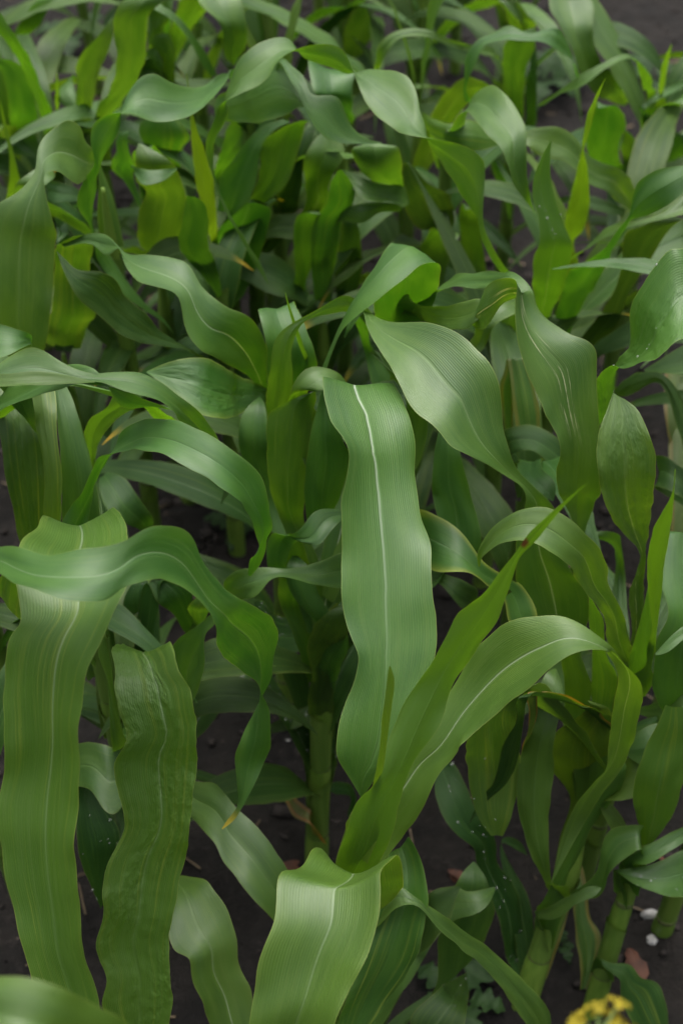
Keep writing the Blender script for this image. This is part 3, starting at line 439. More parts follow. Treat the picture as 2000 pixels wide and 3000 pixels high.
 ('P6',{'rib':0.15, 'yel':0.8, 'young':0.8},'2572,8565,1956,2295,8601,1956;2589,8826,2440,2331,8753,2518;2556,9059,2746,2417,8932,2854;2760,9072,3211,2152,8942,3429;2747,9025,3581,2025,8878,3791;2695,8995,4020,2070,8852,4167;2654,8951,4360,2279,8833,4445;2626,8911,4476,2398,8866,4604;2601,8891,4541,2403,8839,4659;2563,8862,4620,2405,8821,4714;2467,8869,4656,2378,8845,4709;2380,8871,4691,2368,8868,4699'),
 ('P6',{'rib':0.1, 'young':0.7},'2704,8866,3028,2446,8759,3028;2618,9066,3650,2352,8991,3611;2525,9265,4038,2266,9225,3962;2466,9207,4541,2214,9231,4460;2291,9166,5049,2126,9179,4962;2212,9116,5318,2104,9145,5282'),
 ('P6',{'rib':0.1, 'yel':0.4, 'young':0.8},'2758,8834,3139,2479,8848,3139;2769,9051,3675,2490,9074,3670;2746,9271,4004,2533,9296,3996;2733,9264,4541,2483,9303,4490;2549,9159,5034,2427,9244,4974;2473,9067,5401,2360,9179,5355;2416,9061,5720,2304,9161,5688;2277,9050,5992,2245,9129,5985;2215,9048,6099,2183,9129,6101'),
 ('P6',{'rib':0.2, 'stripe':1, 'yel':0.5, 'drops':1},'2694,8739,3646,2588,8998,3646;2227,8533,4799,1888,8727,4792;1731,8429,5507,1216,8353,5493;1621,8466,5112,1153,8243,5039;1689,8495,4590,1175,8301,4618;1729,8469,4172,1212,8357,4284;1726,8381,3857,1258,8299,3955;1667,8256,3533,1359,8230,3602;1617,8239,3282,1498,8219,3318'),
 ('P6',{'rib':0.1, 'dull':1},'2800,8843,4113,2644,9076,4113;2291,8523,5067,2054,8658,5003;1675,8221,5623,1570,8221,5577;1668,8278,5132,1603,8305,5095;1668,8271,4709,1510,8337,4690;1649,8277,4426,1496,8328,4377;1571,8272,4112,1468,8334,4073;1439,8314,3825,1377,8365,3801;1282,8309,3409,1279,8329,3391'),
 ('P6',{'rib':0.1, 'wilt':1},'2792,8838,4089,2643,9075,4089;2349,8592,4966,2088,8695,4962;1779,8347,5501,1660,8315,5499;1799,8384,5176,1725,8365,5201;1829,8508,4816,1737,8421,4792;1798,8608,4280,1735,8547,4265;1789,8731,3897,1761,8708,3903'),
 ('P6',{'rib':0.1, 'dull':1},'2295,8280,400,2025,8205,400;2086,8917,1018,1923,8689,1022;1846,9396,1399,1850,9331,1401;1952,9445,1329,1964,9332,1284;2084,9432,1205,2097,9335,1166;2163,9418,995,2163,9402,1005'),
 ('P6',{'rib':0.4, 'dull':1, 'drops':1},'2041,8114,400,2218,8331,400;1976,8169,478,2139,8394,446;1923,8242,527,2047,8439,473;1798,8380,938,2061,8551,830;1725,8522,1260,2011,8697,1150;1535,8649,1565,1909,8796,1445;1474,8777,1894,1723,8861,1723;1441,8806,2128,1673,8978,2065;1201,8872,2356,1506,9026,2355;1072,9045,2475,1372,9238,2593;1016,9307,2519,1233,9511,2684;1043,9632,2596,1111,9667,2604'),
 ('P6',{'rib':0.3, 'yel':1, 'wilt':0.6},'2327,8161,400,2089,8309,400;2538,8576,1059,2273,8529,982;2695,9011,1472,2510,8729,1328;2764,8815,1279,2576,8685,1306;2803,8595,1026,2581,8500,1165;2923,8454,871,2633,8283,945;2854,8185,637,2680,8115,738;2752,8014,466,2670,7962,534'),
 ('P6',{'rib':0.1},'2144,8397,1002,2302,8166,1002;2104,8364,1520,2205,8106,1474;2080,8230,1814,2092,8146,1786;2187,8111,2105,2230,7992,2049;2322,8090,2330,2348,7971,2275;2426,8055,2501,2453,7972,2461;2554,8065,2634,2597,7965,2566;2594,8063,2643,2629,7982,2588;2632,8062,2622,2652,8017,2591;2664,8055,2602,2667,8049,2598'),
 ('P6',{'rib':0.1, 'yel':0.4, 'young':0.4},'2331,8185,1065,2145,8394,1065;2384,8270,1663,2112,8325,1626;2399,8377,2035,2116,8235,1966;2513,8541,2409,2254,8386,2424;2608,8625,2780,2323,8452,2823;2711,8654,3194,2427,8524,3225;2810,8612,3589,2541,8564,3608;2830,8608,3891,2614,8595,3909;2823,8626,3955,2651,8615,3971;2804,8679,3972,2707,8673,3981;2777,8720,3986,2764,8719,3987'),
 ('P7',{'rib':0.3, 'yel':0.7, 'young':0.6},'3210,8421,2873,3129,8475,2727;3296,8367,3387,3006,8479,3212;3319,8355,3896,2896,8438,3689;3326,8403,4268,2853,8399,4067;3306,8504,4577,2912,8494,4467;3257,8520,4800,2990,8537,4776;3188,8566,5002,3035,8586,4998'),
 ('P7',{'rib':0.1},'2927,8432,2041,3154,8269,2041;2921,8414,2502,3094,8195,2522;2955,8308,2793,2995,8210,2807;3063,8280,3001,3095,8115,2942;3255,8334,3115,3246,8170,3021;3601,8488,3142,3566,8378,3059;3632,8502,3123,3604,8414,3057;3650,8506,3088,3634,8457,3050;3661,8503,3055,3659,8496,3050'),
 ('P7',{'rib':0.3},'3193,8327,2301,2947,8461,2301;3108,8228,2813,2974,8456,2904;3000,8188,3136,3025,8392,3264;2890,8158,3012,2764,8418,3166;2749,8110,2858,2670,8355,2921;2715,8058,2587,2646,8249,2563;2647,8109,2288,2521,8256,2276;2440,8297,2026,2435,8349,1974'),
 ('P7',{'rib':0.2, 'stripe':0.6, 'drops':1},'2944,8462,1829,3060,8208,1829;2890,8421,2249,2953,8175,2365;2841,8293,2565,2840,8229,2635;2952,8257,2646,2961,8084,2647;3234,8290,2690,3234,7983,2611;3555,8444,2688,3528,8026,2452;3919,8621,2430,3894,8299,2171;3989,8648,2317,3969,8391,2110;4031,8646,2180,4020,8501,2064;4062,8626,2059,4061,8606,2044'),
 ('P7',{'rib':0.3, 'yel':0.5, 'dull':1},'2796,8142,608,3048,8020,608;2782,8049,1115,2922,7825,1207;2788,7845,1468,2776,7741,1532;2896,7808,1419,2891,7674,1458;3099,7847,1412,2967,7648,1408;3189,7744,1251,2983,7572,1281;3399,7751,1169,3050,7489,1063;3511,7624,964,3154,7412,825;3575,7421,622,3364,7355,578;3576,7402,553,3407,7349,517;3553,7392,484,3458,7362,463;3522,7379,427,3510,7376,424'),
 ('P7',{'rib':0.1, 'stripe':1, 'young':0.5},'3114,8610,2363,2987,8361,2363;2907,8715,2936,2791,8461,2952;2682,8775,3290,2613,8606,3311;2796,8785,3632,2830,8486,3548;2904,8804,3871,3024,8478,3678;3053,8870,3961,3170,8575,3726;3153,8971,4000,3190,8725,3800;3194,9038,3985,3224,8841,3824;3226,9075,3917,3243,8964,3827;3253,9088,3853,3256,9073,3841'),
 ('P8',{'rib':0.35},'2765,9191,4828,2847,9254,4772;2482,8985,5456,2728,9026,5316;2371,8829,5974,2593,8913,5831;2227,8688,6350,2458,8807,6232;2075,8592,6644,2325,8722,6555;1970,8499,6907,2256,8666,6894;1885,8420,7148,2126,8594,7202;1765,8387,7297,1972,8570,7412;1634,8410,7382,1812,8621,7558;1487,8466,7414,1612,8663,7596;1369,8502,7357,1470,8693,7538;1272,8571,7208,1349,8757,7381;1214,8658,7019,1241,8797,7134;1207,8808,6785,1170,8860,6807;1211,8881,6606,1199,8900,6594'),
 ('P8',{'rib':0.1, 'young':1},'3037,9219,4300,2759,9188,4300;3045,9085,4766,2774,9119,4702;2959,8985,5020,2882,9016,4980;2900,8849,5534,2833,8883,5492;2820,8675,5999,2784,8709,5948;2748,8556,6625,2650,8599,6575;2684,8461,7121,2551,8494,7084;2633,8339,7622,2493,8354,7587;2573,8200,8012,2499,8223,7988;2522,8094,8305,2509,8112,8287;2451,7966,8705,2447,7976,8695'),
 ('P8',{'rib':0.1, 'young':1},'2962,9201,4598,2818,9255,4602;2952,8991,5221,2735,9015,5144;2890,8870,5620,2719,8931,5544;2796,8812,6016,2723,8895,5981;2703,8764,6446,2695,8824,6439;2666,8701,6609,2668,8743,6591'),
 ('P8',{'rib':0.8, 'wr':1},'2764,9371,3762,3040,9322,3762;2794,9479,4327,3059,9490,4236;2888,9602,4649,3014,9643,4550;2847,9636,5036,2996,9704,4954;2782,9659,5420,2944,9794,5400;2834,9690,5866,2909,9752,5755;2608,9587,6272,2869,9719,6152;2418,9464,6644,2823,9623,6519;2297,9451,6950,2781,9550,6850;2235,9457,7191,2757,9498,7150;2213,9528,7380,2730,9540,7369;2216,9607,7487,2667,9611,7484;2257,9706,7576,2614,9716,7584;2322,9834,7656,2560,9825,7647;2362,9926,7719,2458,9886,7681'),
 ('P8',{'rib':0.1},'3035,9378,2919,2755,9394,2919;3055,10075,3846,2820,10227,3829;3019,10842,4409,2942,10990,4391;2924,10788,4828,2842,10842,4770;2812,10709,5122,2545,10663,5078;2723,10682,5171,2510,10646,5136;2602,10684,5149,2482,10663,5129;2492,10682,5129,2476,10680,5127'),
 ('P9',{'rib':0.3},'3922,8927,4524,3679,8789,4524;3637,9420,5407,3388,9310,5472;3383,9920,5917,3066,9824,6083;3394,9473,5677,2984,9319,5853;3421,9261,5482,3038,9117,5674;3436,9145,5283,2953,9017,5439;3458,9102,4941,2963,9028,5058;3418,9117,4486,3095,9011,4478;3423,9141,4102,3293,9088,4098'),
 ('P9',{'rib':0.1},'3727,8675,4941,3820,8939,4941;3585,8735,5425,3638,8992,5522;3448,8856,5747,3451,8985,5853;3086,8701,5838,3094,8807,5889;2936,8604,5751,2956,8721,5825;2846,8622,5702,2847,8646,5698'),
 ('P9',{'rib':0.2},'3690,8794,3481,3884,8996,3481;3598,8863,4129,3738,9157,4221;3536,8929,4489,3563,9320,4712;3334,8867,4462,3366,9237,4625;3221,8880,4361,3260,9183,4400;3126,9024,4184,3162,9225,4188;3041,9286,3906,3065,9391,3894'),
 ('P9',{'rib':0.1, 'stripe':1},'3685,8919,3069,3896,8735,3069;3696,8896,3707,3795,8653,3585;3737,8859,4131,3662,8587,3869;3376,8917,4255,3273,8581,3930;3098,8912,4262,3143,8576,3938;2964,8895,4189,3000,8627,3930;2876,8873,4051,2896,8721,3905;2810,8835,3925,2812,8815,3905'),
 ('P9',{'rib':0.1, 'yel':0.6},'3932,8996,2837,3678,8878,2837;3799,9212,3500,3643,9021,3367;3635,9375,3890,3639,9218,3710;3316,9110,4169,3298,9003,3983;3146,9040,4214,3064,8900,4022;2986,9074,4091,2958,8907,3908;2938,9073,4013,2916,8939,3866;2904,9064,3921,2892,8989,3838;2876,9047,3838,2875,9037,3827'),
 ('P12',{'rib':0.1},'458,12839,5954,905,12935,6046;341,12419,6624,948,12387,6749;343,12108,7217,959,11973,7358;408,11999,7614,927,11692,7771;478,11998,7777,876,11531,7960;492,11978,7818,770,11429,8019;403,11882,7790,654,11308,8005;314,11753,7760,511,11167,7973;226,11658,7671,371,11057,7867;169,11613,7542,205,11032,7745;97,11557,7402,93,11053,7585;9,11465,7215,-20,11137,7370;-65,11430,7035,-86,11189,7160;-141,11444,6850,-131,11194,6946;-217,11403,6669,-177,11252,6760;-280,11296,6382,-274,11251,6418'),
 ('P12',{'rib':0.1},'546,12873,5070,826,12876,5070;546,12951,5649,825,12928,5644;510,13037,6006,859,12973,5994;564,12508,6634,861,12314,6568;641,12092,7096,847,11791,6990;706,11730,7295,876,11451,7217;851,11457,7463,960,11210,7381;995,11281,7602,1047,11060,7494;1065,11188,7702,1075,10972,7565;1165,11083,7825,1170,10882,7669;1241,11004,7918,1215,10835,7782;1282,10957,7946,1262,10821,7838;1336,10919,7907,1325,10842,7846;1377,10879,7869,1375,10869,7861'),
 ('P12',{'rib':0.15, 'scar':1},'838,12771,5940,572,12686,5940;1059,11974,6893,880,11821,7045;1241,11154,7467,1228,10981,7732;1264,10843,7680,1246,10861,8045;1331,10683,7866,1306,10747,8277;1391,10761,7960,1365,10703,8357;1450,10866,8005,1441,10694,8391;1578,10885,7975,1518,10714,8366;1701,11023,8032,1555,10719,8282;1771,10950,7880,1541,10624,8153;1859,10837,7795,1538,10509,8007;2026,10690,7772,1568,10426,7814;2161,10600,7776,1654,10332,7592;2271,10560,7729,1750,10260,7439;2322,10483,7517,1821,10179,7271;2339,10401,7221,1881,10139,7177;2376,10352,6943,1972,10082,7042;2452,10321,6740,1989,10045,6847;2476,10275,6406,2005,10055,6562;2488,10318,6053,2060,10102,6272;2488,10441,5801,2136,10202,6066;2467,10466,5491,2249,10269,5763;2405,10407,5308,2319,10263,5485;2389,10365,5126,2344,10245,5269;2400,10340,4969,2324,10231,5182;2366,10384,4731,2245,10235,4912;2265,10357,4534,2140,10245,4652;2067,10307,4282,2056,10280,4318'),
 ('P12',{'rib':0.1},'838,12790,6413,597,12646,6413;1198,12175,7305,999,11989,7241;1518,11503,7832,1443,11390,7768;1563,11317,7977,1467,11230,7956;1659,11166,8017,1556,11049,7977;1748,11027,7976,1645,10909,7930;1779,10973,7827,1711,10913,7822;1815,11066,7592,1784,11047,7608'),
 ('P12',{'rib':0.1},'544,12779,4524,747,12972,4524;364,12973,5058,602,13119,5076;269,13199,5393,373,13235,5407;159,12928,6051,292,12912,5979;120,12502,6679,248,12473,6581;54,11696,7047,84,11683,6981;23,11062,7414,31,11074,7386'),
 ('P12',{'rib':0.1},'734,12970,4733,759,12691,4733;1059,12989,5406,1180,12737,5382;1428,12957,5814,1556,12835,5786;1485,12895,6162,1656,12769,6180;1664,13020,6313,1850,12823,6262;1808,13123,6253,1964,12977,6223;1986,13416,6003,2048,13342,5997'),
 ('P12',{'rib':0.1},'568,12893,5545,700,12647,5545;448,12798,6146,477,12558,6004;315,12623,6462,267,12548,6338;121,11844,7262,84,11815,7109;-35,11485,7554,-64,11445,7381;-191,11213,7646,-220,11220,7532;-309,11072,7660,-318,11109,7579;-400,11019,7648,-346,11080,7587;-541,10950,7587,-396,11029,7532;-622,10903,7417,-451,11002,7371;-665,10904,7193,-467,10984,7163;-706,10976,6903,-467,11023,6901;-729,11050,6583,-505,11077,6598;-734,11162,6195,-623,11185,6216;-722,11230,5902,-721,11229,5898'),
 ('P14',{'rib':0.2, 'young':0.4, 'wr':0.9, 'drops':1},'4243,11643,6076,4043,11839,6076;4053,11203,7026,3668,11703,7264;3733,10861,7507,3423,11468,8093;3473,10518,7825,3146,11116,8402;3271,10412,7939,2978,11046,8452;3078,10299,8023,2873,11071,8368;2961,10218,8073,2767,11025,8116;2809,10158,7986,2701,11011,7885;2733,10165,7885,2692,10998,7683;2654,10269,7788,2708,10957,7482;2606,10417,7597,2655,10957,7345;2551,10631,7390,2615,11023,7196;2524,10768,7317,2628,11076,7065;2426,10814,7158,2655,11166,6835;2438,10902,6871,2689,11262,6553;2505,11032,6478,2649,11263,6268;2583,11225,6125,2599,11282,6075'),
 ('P14',{'rib':0.2, 'dull':1},'4036,11867,4427,4310,11924,4427;3975,12162,5212,4210,12398,5345;4004,12469,5663,4022,12859,5938;3698,12482,5706,3729,12834,5851;3520,12549,5664,3550,12799,5707;3356,12770,5513,3351,12830,5487'),
 ('P14',{'rib':0.1, 'dull':1},'4241,11979,4433,4044,11779,4433;3851,12308,5253,3718,12156,5060;3426,12591,5667,3427,12581,5533;3318,12689,5582,3302,12614,5393;3197,12838,5387,3225,12727,5203;3093,12991,5026,3148,12959,4974'),
 ('P14',{'rib':0.2, 'wilt':0.7},'4325,11977,1908,4045,11979,1908;4335,13244,3200,4056,13219,3211;4355,14512,3988,4055,14456,4012;4300,14119,3827,4006,14056,3884;4254,13862,3626,4021,13777,3705;4264,13750,3339,4149,13686,3401;4389,13806,2977,4338,13773,3023'),
 ('P14',{'rib':0.2, 'dull':1},'4103,11986,3801,4148,11709,3801;3749,11921,4589,3769,11656,4500;3397,11862,5101,3389,11596,4899;3529,11701,5211,3495,11404,5035;3653,11596,5131,3631,11317,4995;3928,11561,4748,3839,11423,4652;3944,11557,4686,3872,11447,4609;3944,11547,4621,3904,11485,4577;3939,11531,4564,3933,11522,4558'),
 ('PQ',{'rib':0.4, 'young':0.5, 'drops':1},'2578,15040,3048,2843,15132,3048;2566,15089,3546,2810,15211,3483;2610,15174,3833,2723,15253,3767;2429,14898,4459,2601,14996,4355;2310,14489,5164,2621,14643,5043;2207,14156,5735,2616,14284,5615;2178,14014,6143,2628,14127,6060;2199,13939,6403,2604,14044,6306;2192,13980,6661,2464,14114,6566;2095,14018,6934,2354,14163,6855;2085,14073,7133,2297,14194,7072;2132,14128,7309,2264,14218,7270;2235,14213,7511,2271,14288,7489'),
 ('PQ',{'rib':0.1},'2873,14950,3579,2593,14938,3579;2871,14879,4054,2601,14856,4123;2853,14806,4338,2627,14775,4462;2930,14656,4939,2641,14625,5103;3001,14354,5518,2628,14292,5676;3042,14085,6069,2739,13932,6140;3030,13811,6438,2873,13691,6495;3091,13676,6795,3001,13595,6833;3100,13580,6962,3067,13531,7015;3174,13432,7085,3080,13552,7290;3340,13316,7262,3156,13534,7529;3482,13279,7439,3304,13482,7660;3665,13390,7587,3533,13488,7698;3812,13509,7675,3777,13545,7725'),
 ('PQ',{'rib':0.1},'2879,14947,5513,2653,14781,5513;3110,14593,6180,3017,14329,6194;3351,14099,6597,3373,14017,6603;3557,14093,6693,3572,13967,6690;3792,14240,6823,3773,14010,6720;4134,14519,6896,4108,14266,6704;4200,14561,6854,4179,14359,6700;4241,14576,6773,4230,14462,6686;4272,14573,6698,4270,14558,6687'),
 ('PQ',{'rib':0.1, 'dull':1},'2828,15137,3240,2747,14869,3240;3043,15054,3793,2873,14848,3878;3239,14947,4123,3017,14852,4276;3430,14769,4564,3227,14768,4827;3485,14728,5093,3321,14681,5313;3634,14671,5546,3307,14575,5662;3732,14556,5982,3276,14487,6010;3850,14468,6275,3322,14415,6249;3977,14421,6412,3593,14382,6388;4054,14416,6443,3747,14384,6423;4083,14437,6400,3911,14420,6389;4084,14452,6366,4061,14449,6365'),
 ('PQ3',{'rib':0.1, 'young':1},'3148,16407,3916,2871,16451,3916;3127,16325,4379,2873,16414,4301;3034,16284,4632,2947,16338,4568;3056,15891,5199,2827,16004,5189;3039,15637,5719,2787,15708,5647;2969,15483,6151,2790,15549,6064;2871,15286,6535,2786,15360,6487;2769,15049,6913,2758,15102,6879;2775,14895,7208,2713,14913,7138;2779,14781,7566,2705,14791,7485;2761,14512,7932,2719,14529,7885;2740,14179,8309,2738,14198,8291'),
 ('PQ3',{'rib':0.1, 'yel':0.6, 'young':1},'3049,16601,4732,2890,16370,4732;2695,16817,5323,2512,16659,5465;2260,16995,5763,2214,16985,5837;2334,16655,5934,2327,16693,6053;2436,16352,5995,2451,16500,6174;2490,16246,6019,2601,16386,6181;2556,16213,6017,2645,16325,6146;2618,16217,5997,2668,16280,6069;2672,16228,5991,2679,16237,6000'),
 ('PQ3',{'rib':0.3, 'yel':0.4},'3084,16630,3829,2874,16445,3829;2596,17170,4631,2379,17021,4727;2024,17667,5174,1968,17640,5226;2301,17771,4769,2085,17701,4791;2379,17966,4291,2251,17913,4327;2419,18097,3789,2389,18065,3811'),
 ('PT12',{'rib':0.1},'4153,17392,2020,3873,17398,2020;4172,18279,3145,3897,18315,3102;4214,19161,3852,3898,19237,3748;3983,18750,4353,3599,18901,4229;3880,18449,4845,3436,18607,4745;3880,18198,5313,3383,18293,5302;3686,17954,5684,3407,18033,5716;3633,17908,5756,3410,17972,5782;3521,17875,5743,3395,17910,5758;3417,17853,5734,3400,17858,5736'),
 ('PT12',{'rib':0.1},'3881,17402,2267,4158,17364,2267;4005,18311,3353,4280,18267,3330;4131,19219,4023,4400,19170,3977;4023,18993,4451,4294,19111,4350;4026,18958,4723,4135,18912,4677;4023,18942,4753,4110,18904,4716;4007,18940,4748,4056,18919,4728;4001,18936,4742,4008,18934,4740'),
 ('PT12',{'rib':0.5},'3860,17236,3942,4125,17146,3942;3791,16969,4509,4058,17017,4439;3806,16749,4832,3908,16842,4768;3488,16227,5381,3756,16509,5397;3248,15906,5757,3515,16273,5802;3019,15752,5949,3260,16105,6001;2825,15736,6177,2996,15996,6224;2661,15719,6317,2856,15969,6454;2487,15681,6373,2693,15956,6588;2314,15682,6468,2498,15907,6664;2200,15699,6540,2238,15840,6660;2146,15714,6543,2176,15827,6639;2111,15751,6534,2128,15814,6588;2086,15787,6534,2088,15796,6541'),
 ('PT12',{'rib':0.3, 'dull':1},'3863,17304,3413,4138,17357,3413;3864,17373,3862,4093,17514,3940;3924,17507,4165,3991,17606,4235;3617,17184,4524,3668,17323,4581;3379,17175,4604,3367,17354,4702;3142,17290,4623,3066,17393,4668;2967,17464,4484,2939,17526,4516'),
 ('PT10',{'rib':0.3},'4699,19863,4106,4565,19617,4106;4143,20251,5266,3765,19968,5294;3582,20547,5966,2970,20414,6034;3624,20331,5867,2958,20177,5925;3598,20067,5701,3091,19863,5811;3653,20041,5431,3280,19745,5546;3762,20092,5135,3383,19782,5238;4036,20255,4894,3569,19928,4909;4325,20413,4576,3800,20179,4535;4502,20764,4215,4082,20637,4185;4501,20838,4115,4164,20736,4091;4453,20887,4013,4264,20830,4000;4391,20917,3932,4366,20910,3930'),
 ('PT10',{'rib':0.1, 'young':0.6},'4796,19837,3683,4533,19742,3683;4765,19916,4206,4494,19855,4173;4683,19989,4521,4506,19974,4479;4308,18823,5481,4175,18907,5456;4098,18410,5951,3976,18565,5976;3870,18328,6189,3804,18457,6199;3536,18210,6155,3509,18316,6151;3232,18126,5912,3202,18291,5975;2996,18477,5591,2983,18554,5592;2825,18882,5160,2808,18940,5174;2778,19109,5007,2773,19133,4993'),
 ('PT10',{'rib':0.1, 'young':1},'4791,19601,4116,4532,19708,4116;4780,19589,4562,4506,19631,4518;4689,19572,4821,4560,19558,4779;4502,18989,5408,4426,19000,5354;4385,18487,6020,4313,18531,5995;4262,17956,6608,4256,17977,6592'),
 ('PT10',{'rib':0.1, 'young':0.8},'4837,19779,3015,4572,19871,3015;4829,19778,3540,4588,19898,3463;4799,19792,3865,4628,19911,3735;4823,19531,4341,4429,19669,4255;4824,19295,4814,4356,19374,4791;4867,19083,5281,4551,18952,5119;4875,18989,5341,4623,18885,5211;4893,18900,5274,4751,18841,5201;4888,18823,5213,4869,18815,5203'),
 ('PT10',{'rib':0.1},'4667,19929,2840,4806,19686,2840;4779,19956,3296,4732,19681,3326;4857,19898,3582,4693,19761,3618;4975,19450,3873,4652,19321,4087;5111,19073,4323,4757,19232,4477;5124,19026,4441,4841,19153,4563;5173,19022,4453,5014,19094,4522;5190,19028,4472,5169,19038,4481'),
 ('PT10',{'rib':0.1},'4535,19740,4065,4769,19586,4065;4364,19470,4651,4550,19261,4638;4245,19103,5004,4280,19033,4997;4554,19377,5084,4585,19259,5056;5026,19832,5038,5026,19753,4962'),
 ('PT4',{'rib':0.1},'2834,20829,4307,2585,20957,4307;2265,19801,5342,2164,20060,5372;1696,18906,5989,1744,19031,6011;1331,18248,6454,1397,18368,6464;1118,18091,6633,1222,18200,6631;858,18028,6677,980,18188,6723;701,18003,6620,704,18174,6677;588,18035,6440,510,18194,6494;538,18249,6155,448,18323,6158;490,18660,5808,449,18687,5792'),
 ('PT4',{'rib':0.1},'2585,20982,3551,2846,20883,3551;2138,19799,4670,2372,19655,4725;1766,18550,5384,1824,18495,5416;1601,17830,6085,1654,17809,6185;1620,17885,6492,1739,17735,6490;1767,17929,6704,1835,17759,6691;1955,17906,6791,1983,17729,6771;2124,17918,6889,2151,17691,6813;2355,17833,6830,2344,17678,6809;2571,17882,6857,2541,17690,6782;2757,17974,6839,2709,17722,6680;2902,18056,6656,2855,17844,6515;3001,18147,6411,2990,18013,6344;3089,18331,6109,3104,18280,6116;3185,18502,5784,3221,18487,5816'),
 ('PT4',{'rib':0.1},'2871,20948,2971,2592,20974,2971;2830,20596,3637,2576,20700,3581;2758,20264,4044,2591,20407,3956;2664,19790,4940,2361,19944,4850;2637,19569,5407,2312,19692,5385;2707,19434,5812,2287,19478,5788;2675,19387,5930,2339,19423,5911;2697,19402,5995,2508,19422,5984;2690,19416,6045,2664,19418,6043'),
 ('PT4',{'rib':0.1, 'dull':1},'2885,20985,3006,2610,20935,3006;2947,20625,3609,2669,20627,3636;2950,20276,3984,2788,20309,4016;2857,19836,4813,2697,19969,4735;2785,19958,5476,2697,19801,5324;2770,19955,5533,2700,19829,5411;2745,19989,5526,2705,19918,5458;2720,20006,5512,2715,19997,5503'),
 ('PT4',{'rib':0.2},'2823,20785,4960,2586,20934,4960;2668,20548,5600,2402,20634,5609;2486,20314,5992,2246,20330,6008;2663,20362,5757,2494,20207,5792;2851,20644,5416,2672,20611,5384;2848,20674,5369,2704,20648,5344;2825,20696,5321,2745,20682,5307;2798,20712,5282,2787,20710,5280'),
 ('PQ5',{'rib':0.3},'1543,17140,5385,1263,17145,5385;1512,16371,6382,1264,16243,6390;1459,15599,6992,1286,15344,7008;1503,15496,7332,1382,15183,7314;1651,15328,7556,1477,14856,7406;1798,15068,7622,1573,14537,7431;1921,14849,7563,1661,14365,7425;2018,14603,7467,1750,14203,7413;2016,14443,7279,1796,14113,7261;2060,14396,6977,1882,14207,7004;2130,14458,6634,2042,14388,6682;2198,14667,6366,2158,14644,6404;2288,14936,6091,2279,14916,6109'),
 ('PQ5',{'rib':0.2, 'yel':1, 'young':1},'1475,17073,5208,1258,17251,5208;1289,16874,5756,1118,17052,5889;1076,16707,6099,1005,16822,6300;1212,16279,6259,1148,16330,6473;1405,16063,6299,1359,16151,6551;1489,16026,6279,1462,16186,6582;1705,16116,6190,1721,16319,6427;1925,16281,6160,1923,16344,6240'),
 ('PR1',{'rib':0.15},'2155,14280,4595,1876,14298,4595;2124,14142,5142,1898,14276,5046;2047,14043,5468,1964,14215,5332;1876,13768,6126,1819,13989,5970;1805,13592,6327,1784,13772,6108;1649,13553,6582,1626,13732,6368;1547,13627,6809,1532,13812,6597;1533,13773,7043,1490,13830,6786;1537,13904,7341,1315,13760,7091;1451,13834,7603,1165,13696,7403;1278,13705,7787,1100,13677,7509;1056,13627,7913,953,13784,7691;916,13627,7941,870,13819,7803;857,13637,7944,901,13858,7855;732,13656,7945,837,13966,7969;549,13837,7913,782,14185,8143;362,14054,7934,683,14388,8220;235,14257,8028,447,14590,8158;163,14452,8130,239,14750,8081;133,14534,8158,138,14776,8033;107,14603,8213,92,14794,7990;10,14732,8310,-40,14872,8006;-136,14770,8349,-205,14902,8043;-298,14765,8359,-353,14934,8098;-427,14740,8341,-468,14960,8147;-540,14685,8309,-517,15061,8262;-670,14639,8238,-630,15045,8306;-769,14576,8112,-856,14925,8301;-901,14522,8008,-1053,14842,8213;-1082,14499,7949,-1160,14873,8051;-1202,14518,7864,-1204,14847,7827;-1292,14563,7754,-1294,14801,7649;-1324,14609,7708,-1245,14866,7573;-1437,14592,7473,-1293,14870,7321;-1504,14598,7258,-1432,14862,7111;-1513,14648,7070,-1456,14854,6937;-1472,14693,6862,-1456,14830,6772;-1433,14669,6634,-1420,14786,6576;-1364,14622,6418,-1342,14742,6357;-1241,14634,6093,-1212,14766,6021;-1194,14765,5870,-1159,14903,5793;-1087,14857,5515,-1044,14979,5448;-1034,14932,5329,-989,15046,5312;-899,14994,5009,-895,15023,4991'),
 ('PR1',{'rib':0.2, 'dull':1},'2100,14491,4258,1870,14331,4258;1500,15349,5306,1296,15169,5370;862,16164,5962,762,16049,6038;1085,16235,5648,753,16056,5701;1362,16462,5313,808,16220,5293;1471,16649,4925,987,16439,4834;1488,16866,4506,1297,16797,4494;1484,16893,4454,1331,16838,4444;1460,16909,4404,1374,16878,4398;1430,16918,4364,1419,16914,4364'),
 ('PR1',{'rib':0.1},'2123,14559,2062,1867,14444,2062;1747,15352,3178,1478,15348,3101;1338,16146,3867,1123,16251,3733;1425,16213,4610,1014,16247,4463;1445,15935,5075,1062,15969,5004;1462,15499,5387,1164,15591,5413;1448,15425,5436,1209,15498,5457;1418,15369,5395,1284,15411,5407;1377,15332,5365,1359,15338,5366'),
 ('PR1',{'rib':0.1},'2154,14529,1767,1875,14506,1767;2059,15673,3021,1780,15674,3034;1992,16815,3785,1657,16845,3815;1836,16615,4685,1570,16786,4563;1767,16337,5166,1551,16407,5234;1738,16305,5234,1565,16361,5289;1662,16263,5239,1565,16295,5269;1591,16235,5246,1578,16240,5250'),
 ('PR8',{'rib':0.7},'-1431,17168,3411,-1477,16892,3411;-985,17057,4248,-842,16821,4296;-535,16894,4755,-210,16800,4845;-462,16390,5545,-152,16239,5623;-462,16184,5950,-45,16082,5994;-449,16165,6115,58,16117,6146;-345,16266,6224,-7,16234,6244;-270,16342,6284,-120,16324,6316'),
